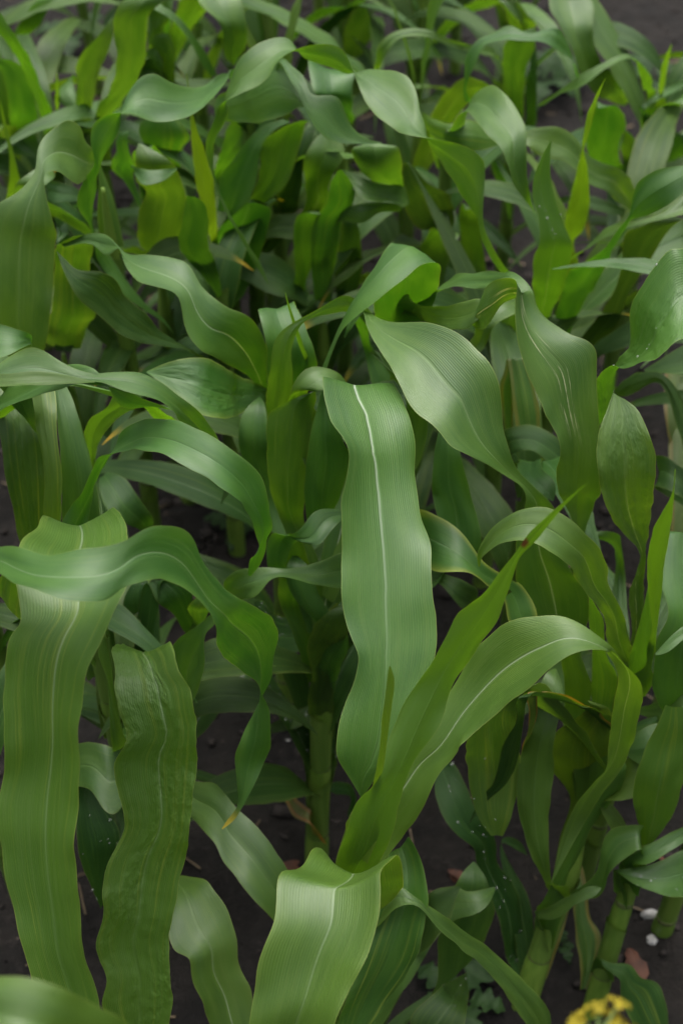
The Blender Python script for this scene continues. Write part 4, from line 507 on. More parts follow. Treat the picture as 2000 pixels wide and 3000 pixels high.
 ('PR8',{'rib':0.2},'-1532,17184,3555,-1391,16943,3555;-1482,17211,4065,-1313,16990,4093;-1421,17227,4375,-1246,17050,4425;-1186,16442,5211,-960,16281,5321;-1037,16211,5777,-688,15987,5792;-996,16069,6198,-546,15961,6203;-889,15950,6487,-466,15945,6511;-697,15865,6686,-434,15887,6713;-476,15804,6806,-377,15789,6794'),
 ('PR8',{'rib':0.3},'-1666,17046,3351,-1410,16931,3351;-1734,16875,3918,-1461,16835,3960;-1812,16700,4253,-1502,16743,4347;-1600,16433,5170,-1255,16228,5195;-1507,16367,5696,-1083,16077,5687;-1336,16274,5957,-1012,16095,6051;-1159,16241,6261,-964,16054,6294;-954,16211,6472,-820,16097,6500;-709,16188,6591,-614,16091,6609'),
 ('PR8',{'rib':0.1},'-1662,17074,3394,-1387,17126,3394;-1727,17491,4106,-1460,17450,4178;-1776,17909,4530,-1550,17773,4670;-1675,17478,5106,-1374,17332,5272;-1529,17201,5633,-1181,17029,5696;-1407,17119,5977,-856,17044,6023;-1225,17127,6097,-784,17067,6134;-994,17191,6093,-746,17157,6114;-781,17236,6092,-748,17232,6095'),
 ('PR8',{'rib':0.6},'-1665,17092,2071,-1398,17008,2071;-1782,16843,2791,-1454,16706,2876;-1895,16602,3190,-1513,16395,3410;-1825,16308,3997,-1234,16021,4167;-1710,16100,4650,-1036,15924,4779;-1606,15808,5119,-928,15821,5250;-1366,15681,5531,-921,15748,5642;-1191,15719,5684,-1058,15706,5716'),
 ('PR8',{'rib':0.1, 'dull':1},'-1495,17195,3335,-1416,16926,3335;-1070,17291,3963,-1153,17032,4028;-696,17312,4365,-837,17213,4435;-535,17081,4964,-854,16984,5029;-481,16866,5505,-656,16838,5592;-340,17032,5875,-476,17023,5925;-334,17061,5907,-442,17054,5947;-341,17096,5913,-402,17092,5936;-354,17123,5921,-362,17122,5924'),
 ('PR6',{'rib':0.2},'-107,15994,5411,-321,15815,5411;-64,15911,5891,-153,15646,5909;-17,15711,6193,11,15593,6207;156,15468,6290,155,15227,6216;337,15369,6270,317,15079,6168;523,15478,6133,520,15231,6042;760,15834,5884,777,15608,5716;793,15868,5809,807,15687,5674;816,15875,5719,824,15773,5644;835,15867,5639,836,15853,5629'),
 ('PR6',{'rib':0.1},'-350,15866,4789,-101,15994,4789;-191,15640,5260,-22,15761,5447;11,15457,5621,11,15486,5779;251,15285,5697,268,15393,5931;420,15467,5703,492,15514,5859;716,15871,5466,772,15905,5534'),
 ('PR6',{'rib':0.15, 'yel':0.5},'-129,15963,3959,-350,15924,4041;-86,15879,4692,-397,15776,4769;-36,15627,5111,-382,15547,5215;11,15545,5581,-306,15476,5652;176,15386,6001,-163,15306,5990;119,15242,6312,-133,15222,6325;0,15091,6596,-34,15070,6604'),
 ('PR6',{'rib':0.1},'-356,15967,2976,-262,16231,2976;-532,16058,3452,-317,16223,3522;-623,16180,3763,-458,16185,3837;-600,15915,4545,-381,15919,4663;-605,15752,5067,-353,15701,5103;-572,15611,5513,-308,15604,5540;-492,15511,5695,-268,15496,5705;-439,15473,5747,-260,15461,5756;-342,15452,5737,-241,15445,5742;-253,15434,5730,-239,15433,5731'),
 ('PR6',{'rib':0.2, 'dull':1},'-123,16014,2694,-284,16242,2694;41,16163,3235,-221,16253,3277;137,16326,3570,-91,16250,3630;276,16361,4209,-89,16285,4266;268,16064,4720,-28,16084,4825;205,16011,5184,12,16000,5216;183,16009,5248,28,16000,5273;144,16057,5276,57,16052,5290;101,16093,5299,90,16093,5301'),
 ('PR3',{'rib':0.1},'-1048,17675,5181,-799,17548,5181;-1319,17063,5966,-1138,16964,6155;-1542,16424,6468,-1525,16406,6731;-1181,15808,6783,-1185,15938,7190;-886,15394,7037,-933,15736,7522;-628,15166,7275,-695,15568,7713;-434,15074,7428,-501,15187,7572;-400,15045,7423,-454,15135,7537;-381,15047,7406,-412,15098,7471;-371,15055,7402,-375,15062,7411'),
 ('PR3',{'rib':0.1},'-1032,17570,5999,-753,17588,5999;-948,16657,6992,-713,16505,6992;-787,15633,7600,-749,15533,7600;-673,15481,7809,-690,15373,7823;-549,15282,7819,-579,15080,7766;-402,15067,7792,-474,14836,7740;-308,14867,7666,-406,14651,7645;-74,14911,7678,-339,14557,7533;10,14851,7543,-207,14507,7411;129,14800,7325,-7,14564,7280;300,14809,7174,197,14670,7193;458,14899,7076,404,14803,7124'),
 ('PR3',{'rib':0.1},'-993,17564,4659,-745,17694,4659;-392,16432,5971,-114,16455,6002;206,15310,6767,521,15205,6833;116,15277,6829,624,15182,6909;90,15228,6789,655,15138,6876;144,15240,6607,683,15132,6758;265,15428,6294,712,15271,6483;474,15680,6009,738,15541,6155;693,16009,5766,762,15859,5834;711,16031,5733,767,15910,5787;730,16034,5705,762,15966,5735;749,16028,5687,754,16018,5691'),
 ('PS2',{'rib':0.5, 'g':0.06, 'stripe':1},'-2853,14760,5684,-2587,14849,5684;-2837,14802,6246,-2679,15032,6259;-2790,14888,6590,-2801,15170,6611;-2701,14084,7164,-2724,14485,7214;-2676,13593,7452,-2719,14149,7561;-2720,13233,7646,-2795,13989,7901;-2808,13128,7762,-2861,13857,8009;-2862,13073,7888,-2972,13635,8021;-2922,13000,7936,-3081,13435,7995;-2956,12937,7960,-3087,13227,7913;-2957,12874,7948,-3068,13121,7875;-2948,12816,7934,-3148,13007,7806;-2924,12700,7851,-3302,12907,7711;-2883,12598,7724,-3447,12889,7650;-2862,12545,7579,-3549,12848,7550;-2893,12642,7346,-3654,12758,7300;-2951,12603,6994,-3701,12642,7003;-3006,12540,6688,-3723,12541,6688;-3070,12519,6403,-3735,12507,6392;-3153,12504,6083,-3640,12516,6094;-3312,12564,5712,-3461,12540,5688'),
 ('PS2',{'rib':0.1},'-2765,14911,4839,-2756,14631,4839;-3074,14895,5596,-3048,14626,5522;-3387,14906,6094,-3336,14595,5906;-3270,15054,6034,-3234,14779,5904;-3240,15479,5828,-3237,15235,5755;-3303,16013,5494,-3290,15961,5506'),
 ('PS2',{'rib':0.1},'-2819,14845,5651,-2689,14597,5651;-3277,14575,6337,-3032,14449,6390;-3646,14288,6770,-3464,14319,6830;-3523,14163,7072,-3241,14042,7056;-3344,14282,7150,-3146,14122,7100;-3294,14515,7018,-3176,14419,6982;-3281,14545,6986,-3186,14468,6957;-3259,14559,6949,-3206,14515,6933;-3236,14564,6918,-3229,14558,6916'),
 ('PS2',{'rib':0.1, 'dull':1},'-2725,14909,5312,-2793,14637,5312;-3082,14985,6040,-3107,14727,5934;-3438,15022,6480,-3420,14857,6320;-3211,14781,6621,-3203,14582,6488;-3009,14765,6549,-3026,14665,6451;-2975,14767,6516,-2989,14687,6439;-2955,14764,6471,-2963,14719,6427;-2940,14755,6430,-2941,14749,6424'),
 ('PS1',{'rib':0.1, 'stripe':0.6},'-1326,17043,5974,-1047,17062,5974;-1276,16689,6564,-1056,16837,6656;-1181,16375,6934,-1110,16571,7066;-1268,15670,7385,-1194,15976,7405;-1252,15277,7671,-1247,15593,7581;-1334,14646,7853,-1409,15027,7797;-1447,14192,7950,-1551,14569,7972;-1621,13954,7977,-1698,14307,8152;-1816,13830,7999,-1835,14171,8293;-1983,13796,8037,-1977,14154,8372;-2101,13774,8104,-2114,14119,8305;-2185,13729,8158,-2230,14034,8161;-2267,13721,8175,-2293,13955,8057;-2369,13708,8171,-2300,13929,8001;-2513,13676,8102,-2304,13868,7903;-2584,13636,7993,-2390,13803,7780;-2596,13591,7878,-2481,13776,7650;-2569,13610,7692,-2566,13798,7486;-2571,13636,7592,-2598,13819,7397;-2707,13671,7400,-2629,13910,7222;-2810,13679,7166,-2663,13983,7037;-2820,13739,6948,-2729,13990,6814;-2780,13842,6758,-2765,14021,6652;-2763,13902,6634,-2771,14027,6546;-2772,13980,6435,-2768,14116,6337;-2766,14106,6075,-2726,14352,6022;-2701,14113,5855,-2618,14333,5777;-2547,14065,5606,-2474,14268,5561;-2334,14118,5319,-2267,14237,5247;-2114,14231,5017,-2106,14309,4975;-2026,14285,4809,-2029,14313,4791'),
 ('PS8',{'rib':0.2, 'dull':1, 'wr':0.6},'-905,12347,3430,-663,12488,3430;-1248,12949,4278,-1066,13163,4281;-1546,13654,4799,-1515,13735,4801;-1666,13280,5313,-1637,13342,5284;-1737,12836,5781,-1832,12983,5775;-1938,12541,6073,-1972,12784,6105;-2154,12321,6314,-2092,12646,6443;-2303,12240,6487,-2252,12587,6711;-2517,12222,6801,-2351,12492,7019;-2630,12165,6963,-2467,12423,7156;-2727,12237,7118,-2643,12378,7183;-2814,12385,7234,-2771,12470,7237;-2861,12509,7312,-2877,12567,7288'),
 ('PS8',{'rib':0.7},'-803,12305,5433,-732,12354,5367;-896,12043,5949,-782,12135,5868;-973,11790,6315,-771,11965,6246;-1114,11543,6648,-789,11874,6727;-1256,11385,6900,-923,11791,7085;-1395,11290,7076,-1100,11712,7243;-1501,11371,7310,-1258,11741,7360;-1563,11550,7536,-1361,11830,7449;-1732,11589,7552,-1467,11978,7566;-1915,11691,7555,-1634,12063,7585;-2036,11863,7534,-1884,12148,7537;-2160,12175,7502,-2120,12317,7440;-2223,12410,7440,-2253,12534,7397;-2373,12519,7263,-2405,12765,7357;-2566,12799,7210,-2643,12941,7222;-2901,13020,7011,-2947,13103,6989'),
 ('PS8',{'rib':0.3, 'wr':1, 'edgey':0.3},'-741,12269,5510,-730,12441,5490;-820,11849,5865,-813,12111,5868;-1006,11356,6184,-1068,11807,6290;-1053,11083,6375,-1068,11553,6540;-1196,10864,6555,-1191,11338,6853;-1334,10805,6644,-1310,11255,6994;-1523,10902,6755,-1528,11224,7007;-1658,11002,6812,-1707,11206,6955;-1882,11187,6859,-1891,11226,6841'),
 ('PS8',{'rib':0.2, 'yel':0.3},'-601,12301,5209,-859,12410,5209;-541,12464,5825,-820,12482,5822;-462,12638,6203,-800,12543,6197;-451,12086,6947,-800,11860,7030;-464,11875,7194,-809,11610,7314;-386,11681,7155,-764,11430,7281;-303,11499,7016,-722,11320,7126;-243,11441,6755,-726,11337,6785;-346,11549,6300,-730,11529,6317;-607,11655,5891,-700,11636,5909'),
 ('PS8',{'rib':0.1, 'young':1},'-602,12301,5638,-846,12163,5638;-416,11962,6272,-653,11834,6197;-318,11578,6618,-372,11551,6582;-382,11277,7200,-418,11272,7166;-450,11126,7616,-474,11132,7594;-481,11045,7806,-496,11056,7797;-506,10969,8004,-511,10976,7996'),
 ('PS12',{'rib':0.2},'-2186,16136,4329,-2503,16013,4471;-2029,15671,4890,-2443,15531,5087;-1990,15242,5481,-2462,15134,5649;-1863,15065,5962,-2396,15033,6049;-1804,14879,6389,-2262,14904,6435;-1816,14727,6677,-2328,14738,6690;-1854,14654,6897,-2326,14660,6903;-1919,14614,7037,-2296,14619,7042;-2085,14693,7104,-2297,14696,7107;-2242,14755,7156,-2270,14755,7157'),
 ('PS12',{'rib':0.1},'-2499,16023,5557,-2219,16032,5557;-2443,15396,6412,-2230,15220,6367;-2324,14655,6916,-2306,14522,6884;-2170,14468,7009,-2178,14276,6924;-2001,14472,7006,-1993,14312,6944;-1855,14669,6897,-1848,14630,6903'),
 ('PS12',{'rib':0.1, 'young':0.5},'-2214,16061,5196,-2492,16028,5196;-2192,15893,5812,-2478,15890,5825;-2128,15721,6183,-2506,15757,6217;-2137,15653,6444,-2456,15500,6563;-2196,15449,6709,-2339,15430,6691;-2202,15418,6741,-2316,15402,6726;-2204,15383,6725,-2269,15375,6717;-2215,15355,6712,-2223,15354,6711'),
 ('PS12',{'rib':0.1},'-2452,15999,4831,-2385,16271,4831;-2513,16049,5400,-2629,16295,5464;-2590,16155,5747,-2856,16264,5853;-2534,15966,6092,-2737,15928,6289;-2542,15732,6561,-2660,15813,6639;-2548,15722,6615,-2642,15786,6678;-2528,15741,6649,-2581,15778,6684;-2520,15761,6680,-2527,15766,6684'),
 ('PS15',{'rib':0.1},'-1485,15071,4708,-1587,15049,4891;-1491,14837,5354,-1772,14763,5477;-1541,14408,6042,-1876,14357,6100;-1499,14286,6507,-1794,14240,6498;-1553,14162,6816,-1721,14168,6832;-1611,14108,6892,-1703,14115,6908'),
 ('PS15',{'rib':0.1, 'young':1},'-1399,15228,3764,-1677,15198,3764;-1446,15576,4457,-1706,15559,4355;-1562,15922,4848,-1666,15922,4752;-1508,15341,5702,-1674,15416,5649;-1496,15099,6429,-1709,15160,6367;-1560,14898,7028,-1693,14949,6976;-1626,14731,7483,-1670,14771,7459;-1666,14794,8005,-1678,14811,7995'),
 ('PS15',{'rib':0.2, 'yel':0.7},'-1415,15286,2976,-1683,15204,2976;-1785,16471,4202,-2026,16341,4259;-2169,17646,4949,-2355,17489,5051;-2077,17258,5529,-2551,17101,5651;-1973,17036,5917,-2547,17025,6035;-2120,17071,6073,-2402,17018,6127;-2149,17099,6163,-2374,17056,6206;-2199,17169,6190,-2326,17145,6215;-2255,17220,6215,-2272,17217,6218'),
 ('PS17',{'rib':0.15},'-3233,18393,4415,-3506,18328,4415;-3227,18327,4865,-3467,18204,4938;-3263,18228,5153,-3385,18114,5247;-2912,17734,5827,-3161,17565,5951;-2600,17381,6434,-2873,17134,6534;-2438,17203,6853,-2763,17006,6943;-2355,17041,7290,-2749,16925,7313;-2299,16926,7589,-2715,16871,7579;-2138,16880,7730,-2607,16886,7747;-2062,16883,7767,-2424,16958,7844;-1937,16893,7762,-2172,16970,7838;-1886,16916,7743,-2074,16978,7804;-1877,16953,7710,-1983,16988,7744;-1884,16986,7689,-1898,16991,7694'),
 ('PS17',{'rib':0.1},'-3529,18387,4156,-3313,18564,4156;-3621,18544,4650,-3348,18561,4709;-3634,18690,4963,-3462,18569,5037;-3552,18128,5636,-3326,17973,5707;-3467,17852,6161,-3167,17732,6230;-3361,17651,6580,-3010,17592,6613;-3144,17501,6865,-2881,17495,6899;-2967,17491,7067,-2834,17469,7079;-2853,17535,7197,-2821,17506,7203'),
 ('PS17',{'rib':0.1},'-3336,18577,4080,-3521,18366,4080;-3459,18665,4673,-3712,18554,4628;-3654,18744,5027,-3833,18752,4973;-3527,18159,5572,-3695,18196,5502;-3579,18309,5713,-3797,18248,5565;-3704,19212,5421,-3772,19201,5379'),
 ('PS19',{'rib':0.1, 'young':0.6},'-4012,18924,4007,-4280,18843,4007;-3992,18849,4526,-4255,18770,4471;-4002,18764,4843,-4200,18706,4757;-3913,18024,5699,-4094,18103,5651;-3940,17705,6333,-4101,17820,6289;-3992,17344,6941,-4124,17364,6847;-4109,17062,7478,-4134,16946,7321;-4180,16742,7840,-4201,16676,7760'),
 ('PS19',{'rib':0.2},'-4293,18890,3346,-4132,19119,3346;-4525,19072,4002,-4280,19207,3997;-4747,19266,4405,-4440,19282,4395;-4623,18692,5203,-4231,18710,5144;-4555,18487,5701,-4209,18516,5684;-4622,18438,6003,-4215,18404,5955;-4719,18368,6088,-4354,18404,6112;-4782,18364,6144,-4491,18393,6164;-4814,18398,6124,-4650,18415,6135;-4817,18427,6109,-4795,18429,6110'),
 ('PS19',{'rib':0.1, 'young':1},'-4035,18896,3142,-4311,18944,3142;-4174,18113,4058,-4453,18102,4035;-4382,17314,4612,-4525,17277,4588;-4117,16591,5456,-4256,16535,5448;-4105,16465,5878,-4159,16429,5901;-4123,16412,6412,-4158,16387,6427;-4105,16263,6795,-4109,16247,6805'),
 ('PS19',{'rib':0.2},'-4205,19129,3057,-4241,18851,3057;-4700,19219,4004,-4716,18886,3900;-5203,19306,4632,-5185,18923,4368;-4915,19167,4643,-4881,18769,4467;-4697,19063,4532,-4597,18734,4439;-4412,18967,4289,-4387,18894,4311'),
 ('PS19',{'rib':0.1, 'young':1},'-4080,19063,4140,-4128,18787,4140;-3964,19009,4549,-4178,18829,4549;-3984,18914,4800,-4092,18914,4800;-3826,18367,5586,-3877,18304,5601;-3717,17942,6197,-3727,17933,6203'),
 ('PS19',{'rib':0.1, 'young':1},'-4053,19120,2309,-4315,19023,2309;-4555,20451,3556,-4791,20338,3655;-5124,21742,4360,-5200,21693,4440;-4932,21462,4722,-5019,21486,4862;-4537,21230,5126,-4782,21276,5225;-4311,21288,5489,-4514,21292,5511;-4284,21307,5528,-4446,21310,5546;-4275,21344,5525,-4366,21345,5535;-4280,21372,5525,-4293,21372,5526'),
 ('PS6',{'rib':0.2, 'stripe':1, 'yel':0.5},'-3181,14299,4564,-3580,14299,4636;-2985,14031,5160,-3426,13921,5249;-2818,13758,5560,-3279,13661,5746;-2814,13747,6173,-3168,13583,6296;-2675,13449,6702,-3057,13352,6773;-2589,13124,7052,-2931,13046,7050;-2528,12999,7190,-2741,12956,7210;-2497,12964,7223,-2668,12930,7239;-2478,12949,7205,-2574,12930,7215;-2475,12934,7193,-2488,12932,7194'),
 ('PW1',{'rib':0.1},'-3624,10439,6981,-3779,10206,6981;-3321,10233,7636,-3507,10029,7590;-3064,9988,8026,-3187,9890,7974;-2802,10027,7890,-3002,9923,7858;-2733,10024,7682,-2938,9942,7702;-2733,10003,7321,-2898,10031,7442;-2773,10171,6978,-2787,10154,7022'),
 ('PW1',{'rib':0.1},'-3684,10492,6984,-3700,10213,6984;-3472,10472,7661,-3477,10208,7568;-3260,10444,8094,-3254,10212,7907;-2942,10247,8218,-2923,9974,8072;-2789,10229,8169,-2801,10019,8100;-2727,10387,7986,-2714,10279,7972;-2763,10536,7811,-2756,10452,7789'),
 ('PW1',{'rib':0.2, 'yel':0.3},'-3603,10386,7057,-3831,10224,7057;-3410,10079,7808,-3535,9843,7723;-3234,9715,8259,-3221,9521,8142;-2966,9403,8474,-2948,9223,8409;-2816,9306,8541,-2796,9130,8493;-2658,9339,8641,-2615,9094,8524;-2483,9363,8696,-2467,9085,8540;-2360,9334,8677,-2308,9084,8549;-2213,9264,8617,-2161,9081,8560;-2079,9217,8578,-2026,9076,8572;-1945,9195,8557,-1916,9078,8586;-1848,9219,8575,-1831,9048,8565;-1692,9237,8572,-1699,9019,8535;-1575,9251,8540,-1569,9000,8487;-1449,9257,8446,-1445,9018,8406;-1315,9260,8272,-1364,9080,8268;-1190,9356,8017,-1308,9207,7984;-1087,9455,7718,-1213,9355,7671;-1031,9547,7417,-1109,9488,7383'),
 ('PW1',{'rib':0.1, 'young':0.5},'-3601,10370,7205,-3841,10227,7205;-3362,9924,7992,-3498,9698,7900;-3142,9375,8434,-3136,9272,8366;-2818,9112,8632,-2807,9007,8596;-2614,9031,8702,-2603,8924,8669;-2428,9025,8741,-2420,8912,8688;-2253,9032,8721,-2213,8947,8674;-2085,9053,8656,-2058,9004,8633;-1950,9065,8598,-1941,9047,8602'),
 ('PW1',{'rib':0.1},'-3625,10445,6829,-3778,10210,6829;-2776,9871,7861,-2785,9591,7870;-1875,9161,8498,-1844,9107,8502;-1815,9134,8293,-1692,9167,8387;-1729,9210,8177,-1588,9239,8249;-1638,9261,8141,-1498,9274,8176;-1483,9330,8117,-1369,9284,8083;-1442,9339,8091,-1351,9302,8063;-1403,9345,8058,-1352,9324,8043;-1366,9347,8031,-1359,9344,8029'),
 ('PW1',{'rib':0.1, 'yel':0.5, 'young':1},'-3737,10220,6415,-3652,10487,6415;-3164,10071,7271,-2931,10227,7276;-2501,9953,7797,-2300,9936,7803;-1751,9973,7495,-1648,9945,7556;-1704,10111,7241,-1560,10096,7310;-1593,10412,6869,-1533,10428,6931'),
 ('PT1',{'rib':0.2},'148,18281,5227,-118,18369,5227;78,18030,5927,-228,18073,5982;32,17789,6329,-361,17769,6471;152,17563,6415,-434,17532,6604;152,17444,6397,-383,17278,6515;144,17320,6252,-344,17084,6435;141,17535,5902,-185,17425,6102;175,17844,5554,12,17808,5646;168,17875,5516,38,17846,5590;145,17897,5488,72,17881,5529;118,17912,5471,108,17910,5477'),
 ('PV',{'rib':0.4, 'dull':1},'2030,12523,4025,2207,12307,4025;1897,12405,4668,2030,12171,4591;1770,12277,5075,1848,12044,4926;1939,12214,5206,1973,11930,5116;2102,12203,5230,2102,11892,5118;2266,12134,5197,2256,11829,4995;2401,12067,5112,2380,11795,4889;2469,12026,5007,2452,11809,4829;2511,11985,4881,2502,11862,4781;2543,11936,4770,2542,11920,4757'),
 ('PV',{'rib':0.1, 'yel':1, 'wilt':0.5},'2262,12540,4646,2013,12414,4646;2163,12728,5247,1891,12663,5228;2003,12913,5611,1828,12914,5589;2020,12871,5514,1816,12853,5464;1977,12798,5310,1770,12837,5276;1944,12763,5021,1807,12820,4994;1951,12715,4715,1867,12722,4685'),
 ('PV',{'rib':0.1, 'dull':1},'2291,12359,4218,2016,12411,4218;2192,11846,5025,1913,11848,5001;2078,11332,5522,1825,11287,5478;2058,10967,5704,1811,10922,5661;2137,10851,5732,1891,10785,5668;2160,10782,5706,1964,10729,5655;2155,10739,5640,2044,10709,5612;2136,10701,5586,2122,10697,5582'),
 ('PT5',{'rib':0.2},'-2496,20730,4785,-2723,20566,4785;-1950,20115,5897,-2365,19928,5923;-1411,19462,6566,-2000,19330,6634;-1326,19237,6395,-1870,19101,6511;-1292,19175,6182,-1647,19004,6363;-1311,19252,5912,-1615,19078,6076;-1432,19375,5635,-1634,19254,5726;-1529,19568,5372,-1534,19490,5428'),
 ('PT5',{'rib':0.1},'-2499,20634,5149,-2778,20607,5149;-2432,19852,6070,-2684,19739,6028;-2429,19017,6620,-2526,18926,6580;-2211,18958,6476,-2288,18889,6468;-2005,18950,6191,-2083,18877,6186;-1882,19018,5927,-1963,18921,5866;-1722,19078,5498,-1828,19071,5502'),
 ('PT5',{'rib':0.1},'-2497,20694,3966,-2774,20654,3966;-2422,20100,4739,-2693,20169,4723;-2396,19533,5211,-2561,19656,5189;-2329,19321,5851,-2541,19307,5720;-2416,19288,6053,-2653,19219,5919;-2599,19198,6033,-2689,19195,5967'),
 ('PT5',{'rib':0.1},'-2786,20677,3969,-2506,20670,3969;-2802,20039,4870,-2525,20007,4843;-2832,19403,5430,-2531,19341,5370;-2748,19358,5714,-2499,19189,5669;-2628,19310,5811,-2565,19287,5789'),
 ('PT5',{'rib':0.1},'-2780,20638,4554,-2501,20657,4554;-2726,19948,5420,-2463,20021,5481;-2676,19254,5934,-2423,19390,6066;-2634,19361,6262,-2325,19225,6334;-2565,19275,6486,-2275,19305,6514;-2500,19296,6570,-2268,19320,6593;-2401,19366,6588,-2271,19379,6601;-2308,19422,6604,-2290,19424,6606'),
 ('PN',{'rib':0.3, 'young':0.2},'-2576,4338,7361,-2787,4154,7361;-2453,4168,8053,-2569,3931,7958;-2346,3970,8485,-2335,3736,8315;-1983,3756,9105,-1964,3431,8985;-1740,3671,9292,-1737,3324,9167;-1547,3640,9312,-1589,3289,9157;-1414,3625,9248,-1502,3295,9075;-1310,3636,9091,-1415,3344,8909;-1146,3659,8780,-1288,3419,8588;-1045,3713,8424,-1077,3648,8376'),
]
SPOTS={'stone_a':(0.370,0.918,0.012),'stone_b':(0.369,0.888,0.007),'stone_c':(-0.071,1.185,0.006),'litter_a':(0.341,0.854,0.012),'litter_b':(0.140,0.975,0.006),'litter_c':(0.306,0.994,0.006),'litter_d':(0.407,0.995,0.008),'litter_e':(0.137,0.974,0.008),'litter_f':(-0.063,0.984,0.010),'weed_a':(0.137,0.810,0.030),'weed_b':(-0.343,1.910,0.030),'weed_c':(0.411,2.809,0.030),'weed_d':(-0.577,3.017,0.030),'weed_e':(0.258,0.881,0.010),'weed_f':(0.011,1.875,0.040),'weed_g':(0.650,2.821,0.030),'weed_h':(-0.157,1.553,0.020),'flower':(0.127,0.327,0.950)}


LABELS = {
'P1':'front maize plant with a broad pale leaf hanging at bottom centre below a bright spear',
'P2':'maize plant at the left with a long striped leaf hanging down along the left edge',
'P3':'maize plant outside the left edge with one grey-green leaf lying across the hanging striped leaf',
'P4':'maize plant with the puckered hanging leaf just right of the left-edge leaf',
'P5':'maize plant in the centre with a long pale leaf and a bright white midrib',
'P6':'maize plant with the thickest leaning yellow-green stalk at the lower right',
'P7':'maize plant with the thinner leaning stalk beside the white stones at the lower right',
'P8':'maize plant at right with a twin bright spear and a pale leaf arching left',
'P9':'maize plant cut by the right edge, broad grey-green leaves right of the twin spear',
'P12':'maize plant right of centre with a rolled hanging leaf marked by white streaks',
'P14':'maize plant beyond the right edge with a puckered leaf that twists to a point',
'PV':'small maize plant behind the white-streaked leaf with one yellowing orange-edged leaf',
'PQ':'maize plant at upper right with an upright pale leaf carrying water drops',
'PQ3':'maize plant at upper right with a tall twisted bright spear ending in a needle tip',
'PT12':'maize plant near right edge with a dark upright blade and pale leaf drooping left',
'PT10':'yellow-green young maize plant beside the bare soil at the top right',
'PT4':'maize plant at the top right with a leaf arched like a hoop',
'PQ5':'maize plant with one smooth grey-green leaf bowed downward, upper right of centre',
'PR1':'maize plant whose very long twisted leaf loops across the top centre',
'PR8':'maize plant left of the top centre with folded pale blue-green leaves',
'PR6':'maize plant in upper middle, upright bright green blade under a curled pale leaf',
'PR3':'maize plant below the long looping leaf, dark green underside and drooping grey leaf',
'PS2':'maize plant at upper left with a wide pale leaf bent over at the left edge',
'PS1':'maize plant at upper left with a pale leaf that curls into a corkscrew',
'PS8':'maize plant left of centre with a diagonal leaf, clear midrib and a thin pale spear',
'PS12':'maize plant at upper left with a green blade ending in a folded pale lip',
'PS15':'maize plant with a tall bright spear beside the blade with the folded pale lip',
'PS17':'maize plant at top left, tall dark green leaf arched over at the top edge',
'PS19':'maize plant in the upper left corner with a long narrow diagonal spear',
'PS6':'maize plant with a yellow-green ribbed blade behind the wide bent left-edge leaf',
'PW1':'maize plant outside the left edge with a rolled twisted leaf lying across the left',
'PT1':'maize plant behind the top centre with a pale folded leaf',
'PT5':'maize plant at the top edge left of centre with a broad drooping leaf',
'PN':'maize plant nearest the lens, one blurred leaf cutting the lower left corner'}

# ------------------------------------------------------------------ traced maize plants
rng = random.Random(5)
ROOT = {}
for key, (b, t) in PLANTS.items():
    b = Vector(b); t = Vector(t)
    ROOT[key] = r = thing('maize_plant', LABELS.get(key, 'green maize plant ' + key), 'maize plant', (b.x, b.y, 0), 'maize plants growing in the field')
    make_stalk(r, b, t, rng, .0135 if key in ('P6', 'P5') else .0115)
for key, par, data in LEAVES:
    rows = []
    for s in data.split(';'):
        q = [int(x) / 10000 for x in s.split(',')]; rows.append((q[:3], q[3:]))
    leaf_mesh('leaf', rows, ROOT[key], par, rng)

# ------------------------------------------------------------------ leaves grown procedurally: low ones and plants behind
def grow_leaf(root, base, az, length, width, e0, e1, par, twist=0.0, curl=0.0, r2=rng):
    p = Vector(base); st = []; n = 13; a = az
    for i in range(n + 1):
        f = i / n; e = e0 + (e1 - e0) * (f**1.25) + math.sin(f * 6 + az) * .12; a = az + curl * f
        t = Vector((math.cos(a) * math.cos(e), math.sin(a) * math.cos(e), math.sin(e)))
        side = Vector((-math.sin(a), math.cos(a), 0)); up = t.cross(side) * -1
        tw = twist * f + .2 * math.sin(f * 9 + az * 3); s2 = side * math.cos(tw) + up * math.sin(tw)
        wd = width * min(1, .5 + 2.2 * f) * max(0.02, 1 - max(0, (f - .4) / .6)**1.7) * (1 + .08 * math.sin(f * 13 + az))
        st.append((tuple(p + s2 * wd / 2), tuple(p - s2 * wd / 2))); p = p + t * (length / n)
        if p.z < .015: p.z = .015
    # the adaxial face looks up
    l0, r0 = Vector(st[6][0]), Vector(st[6][1]); tt = (Vector(st[7][0]) + Vector(st[7][1]) - l0 - r0)
    if (r0 - l0).cross(tt).z < 0: st = [(b, a) for a, b in st]
    return leaf_mesh('leaf', st, root, par, r2, .009)
def rand_par(r2, low):
    return {'rib': r2.choice([.2, .3, .5]), 'dull': r2.uniform(.5, 1) if low else r2.uniform(0, .4), 'stripe': r2.uniform(0, .6), 'yel': r2.uniform(0, .4), 'tipy': r2.choice([0, 0, .8]), 'young': r2.choice([0, 0, .3]), 'wr': r2.choice([0, 0, .5, 1])}  # low leaves take the darker green that deepens shade under the canopy
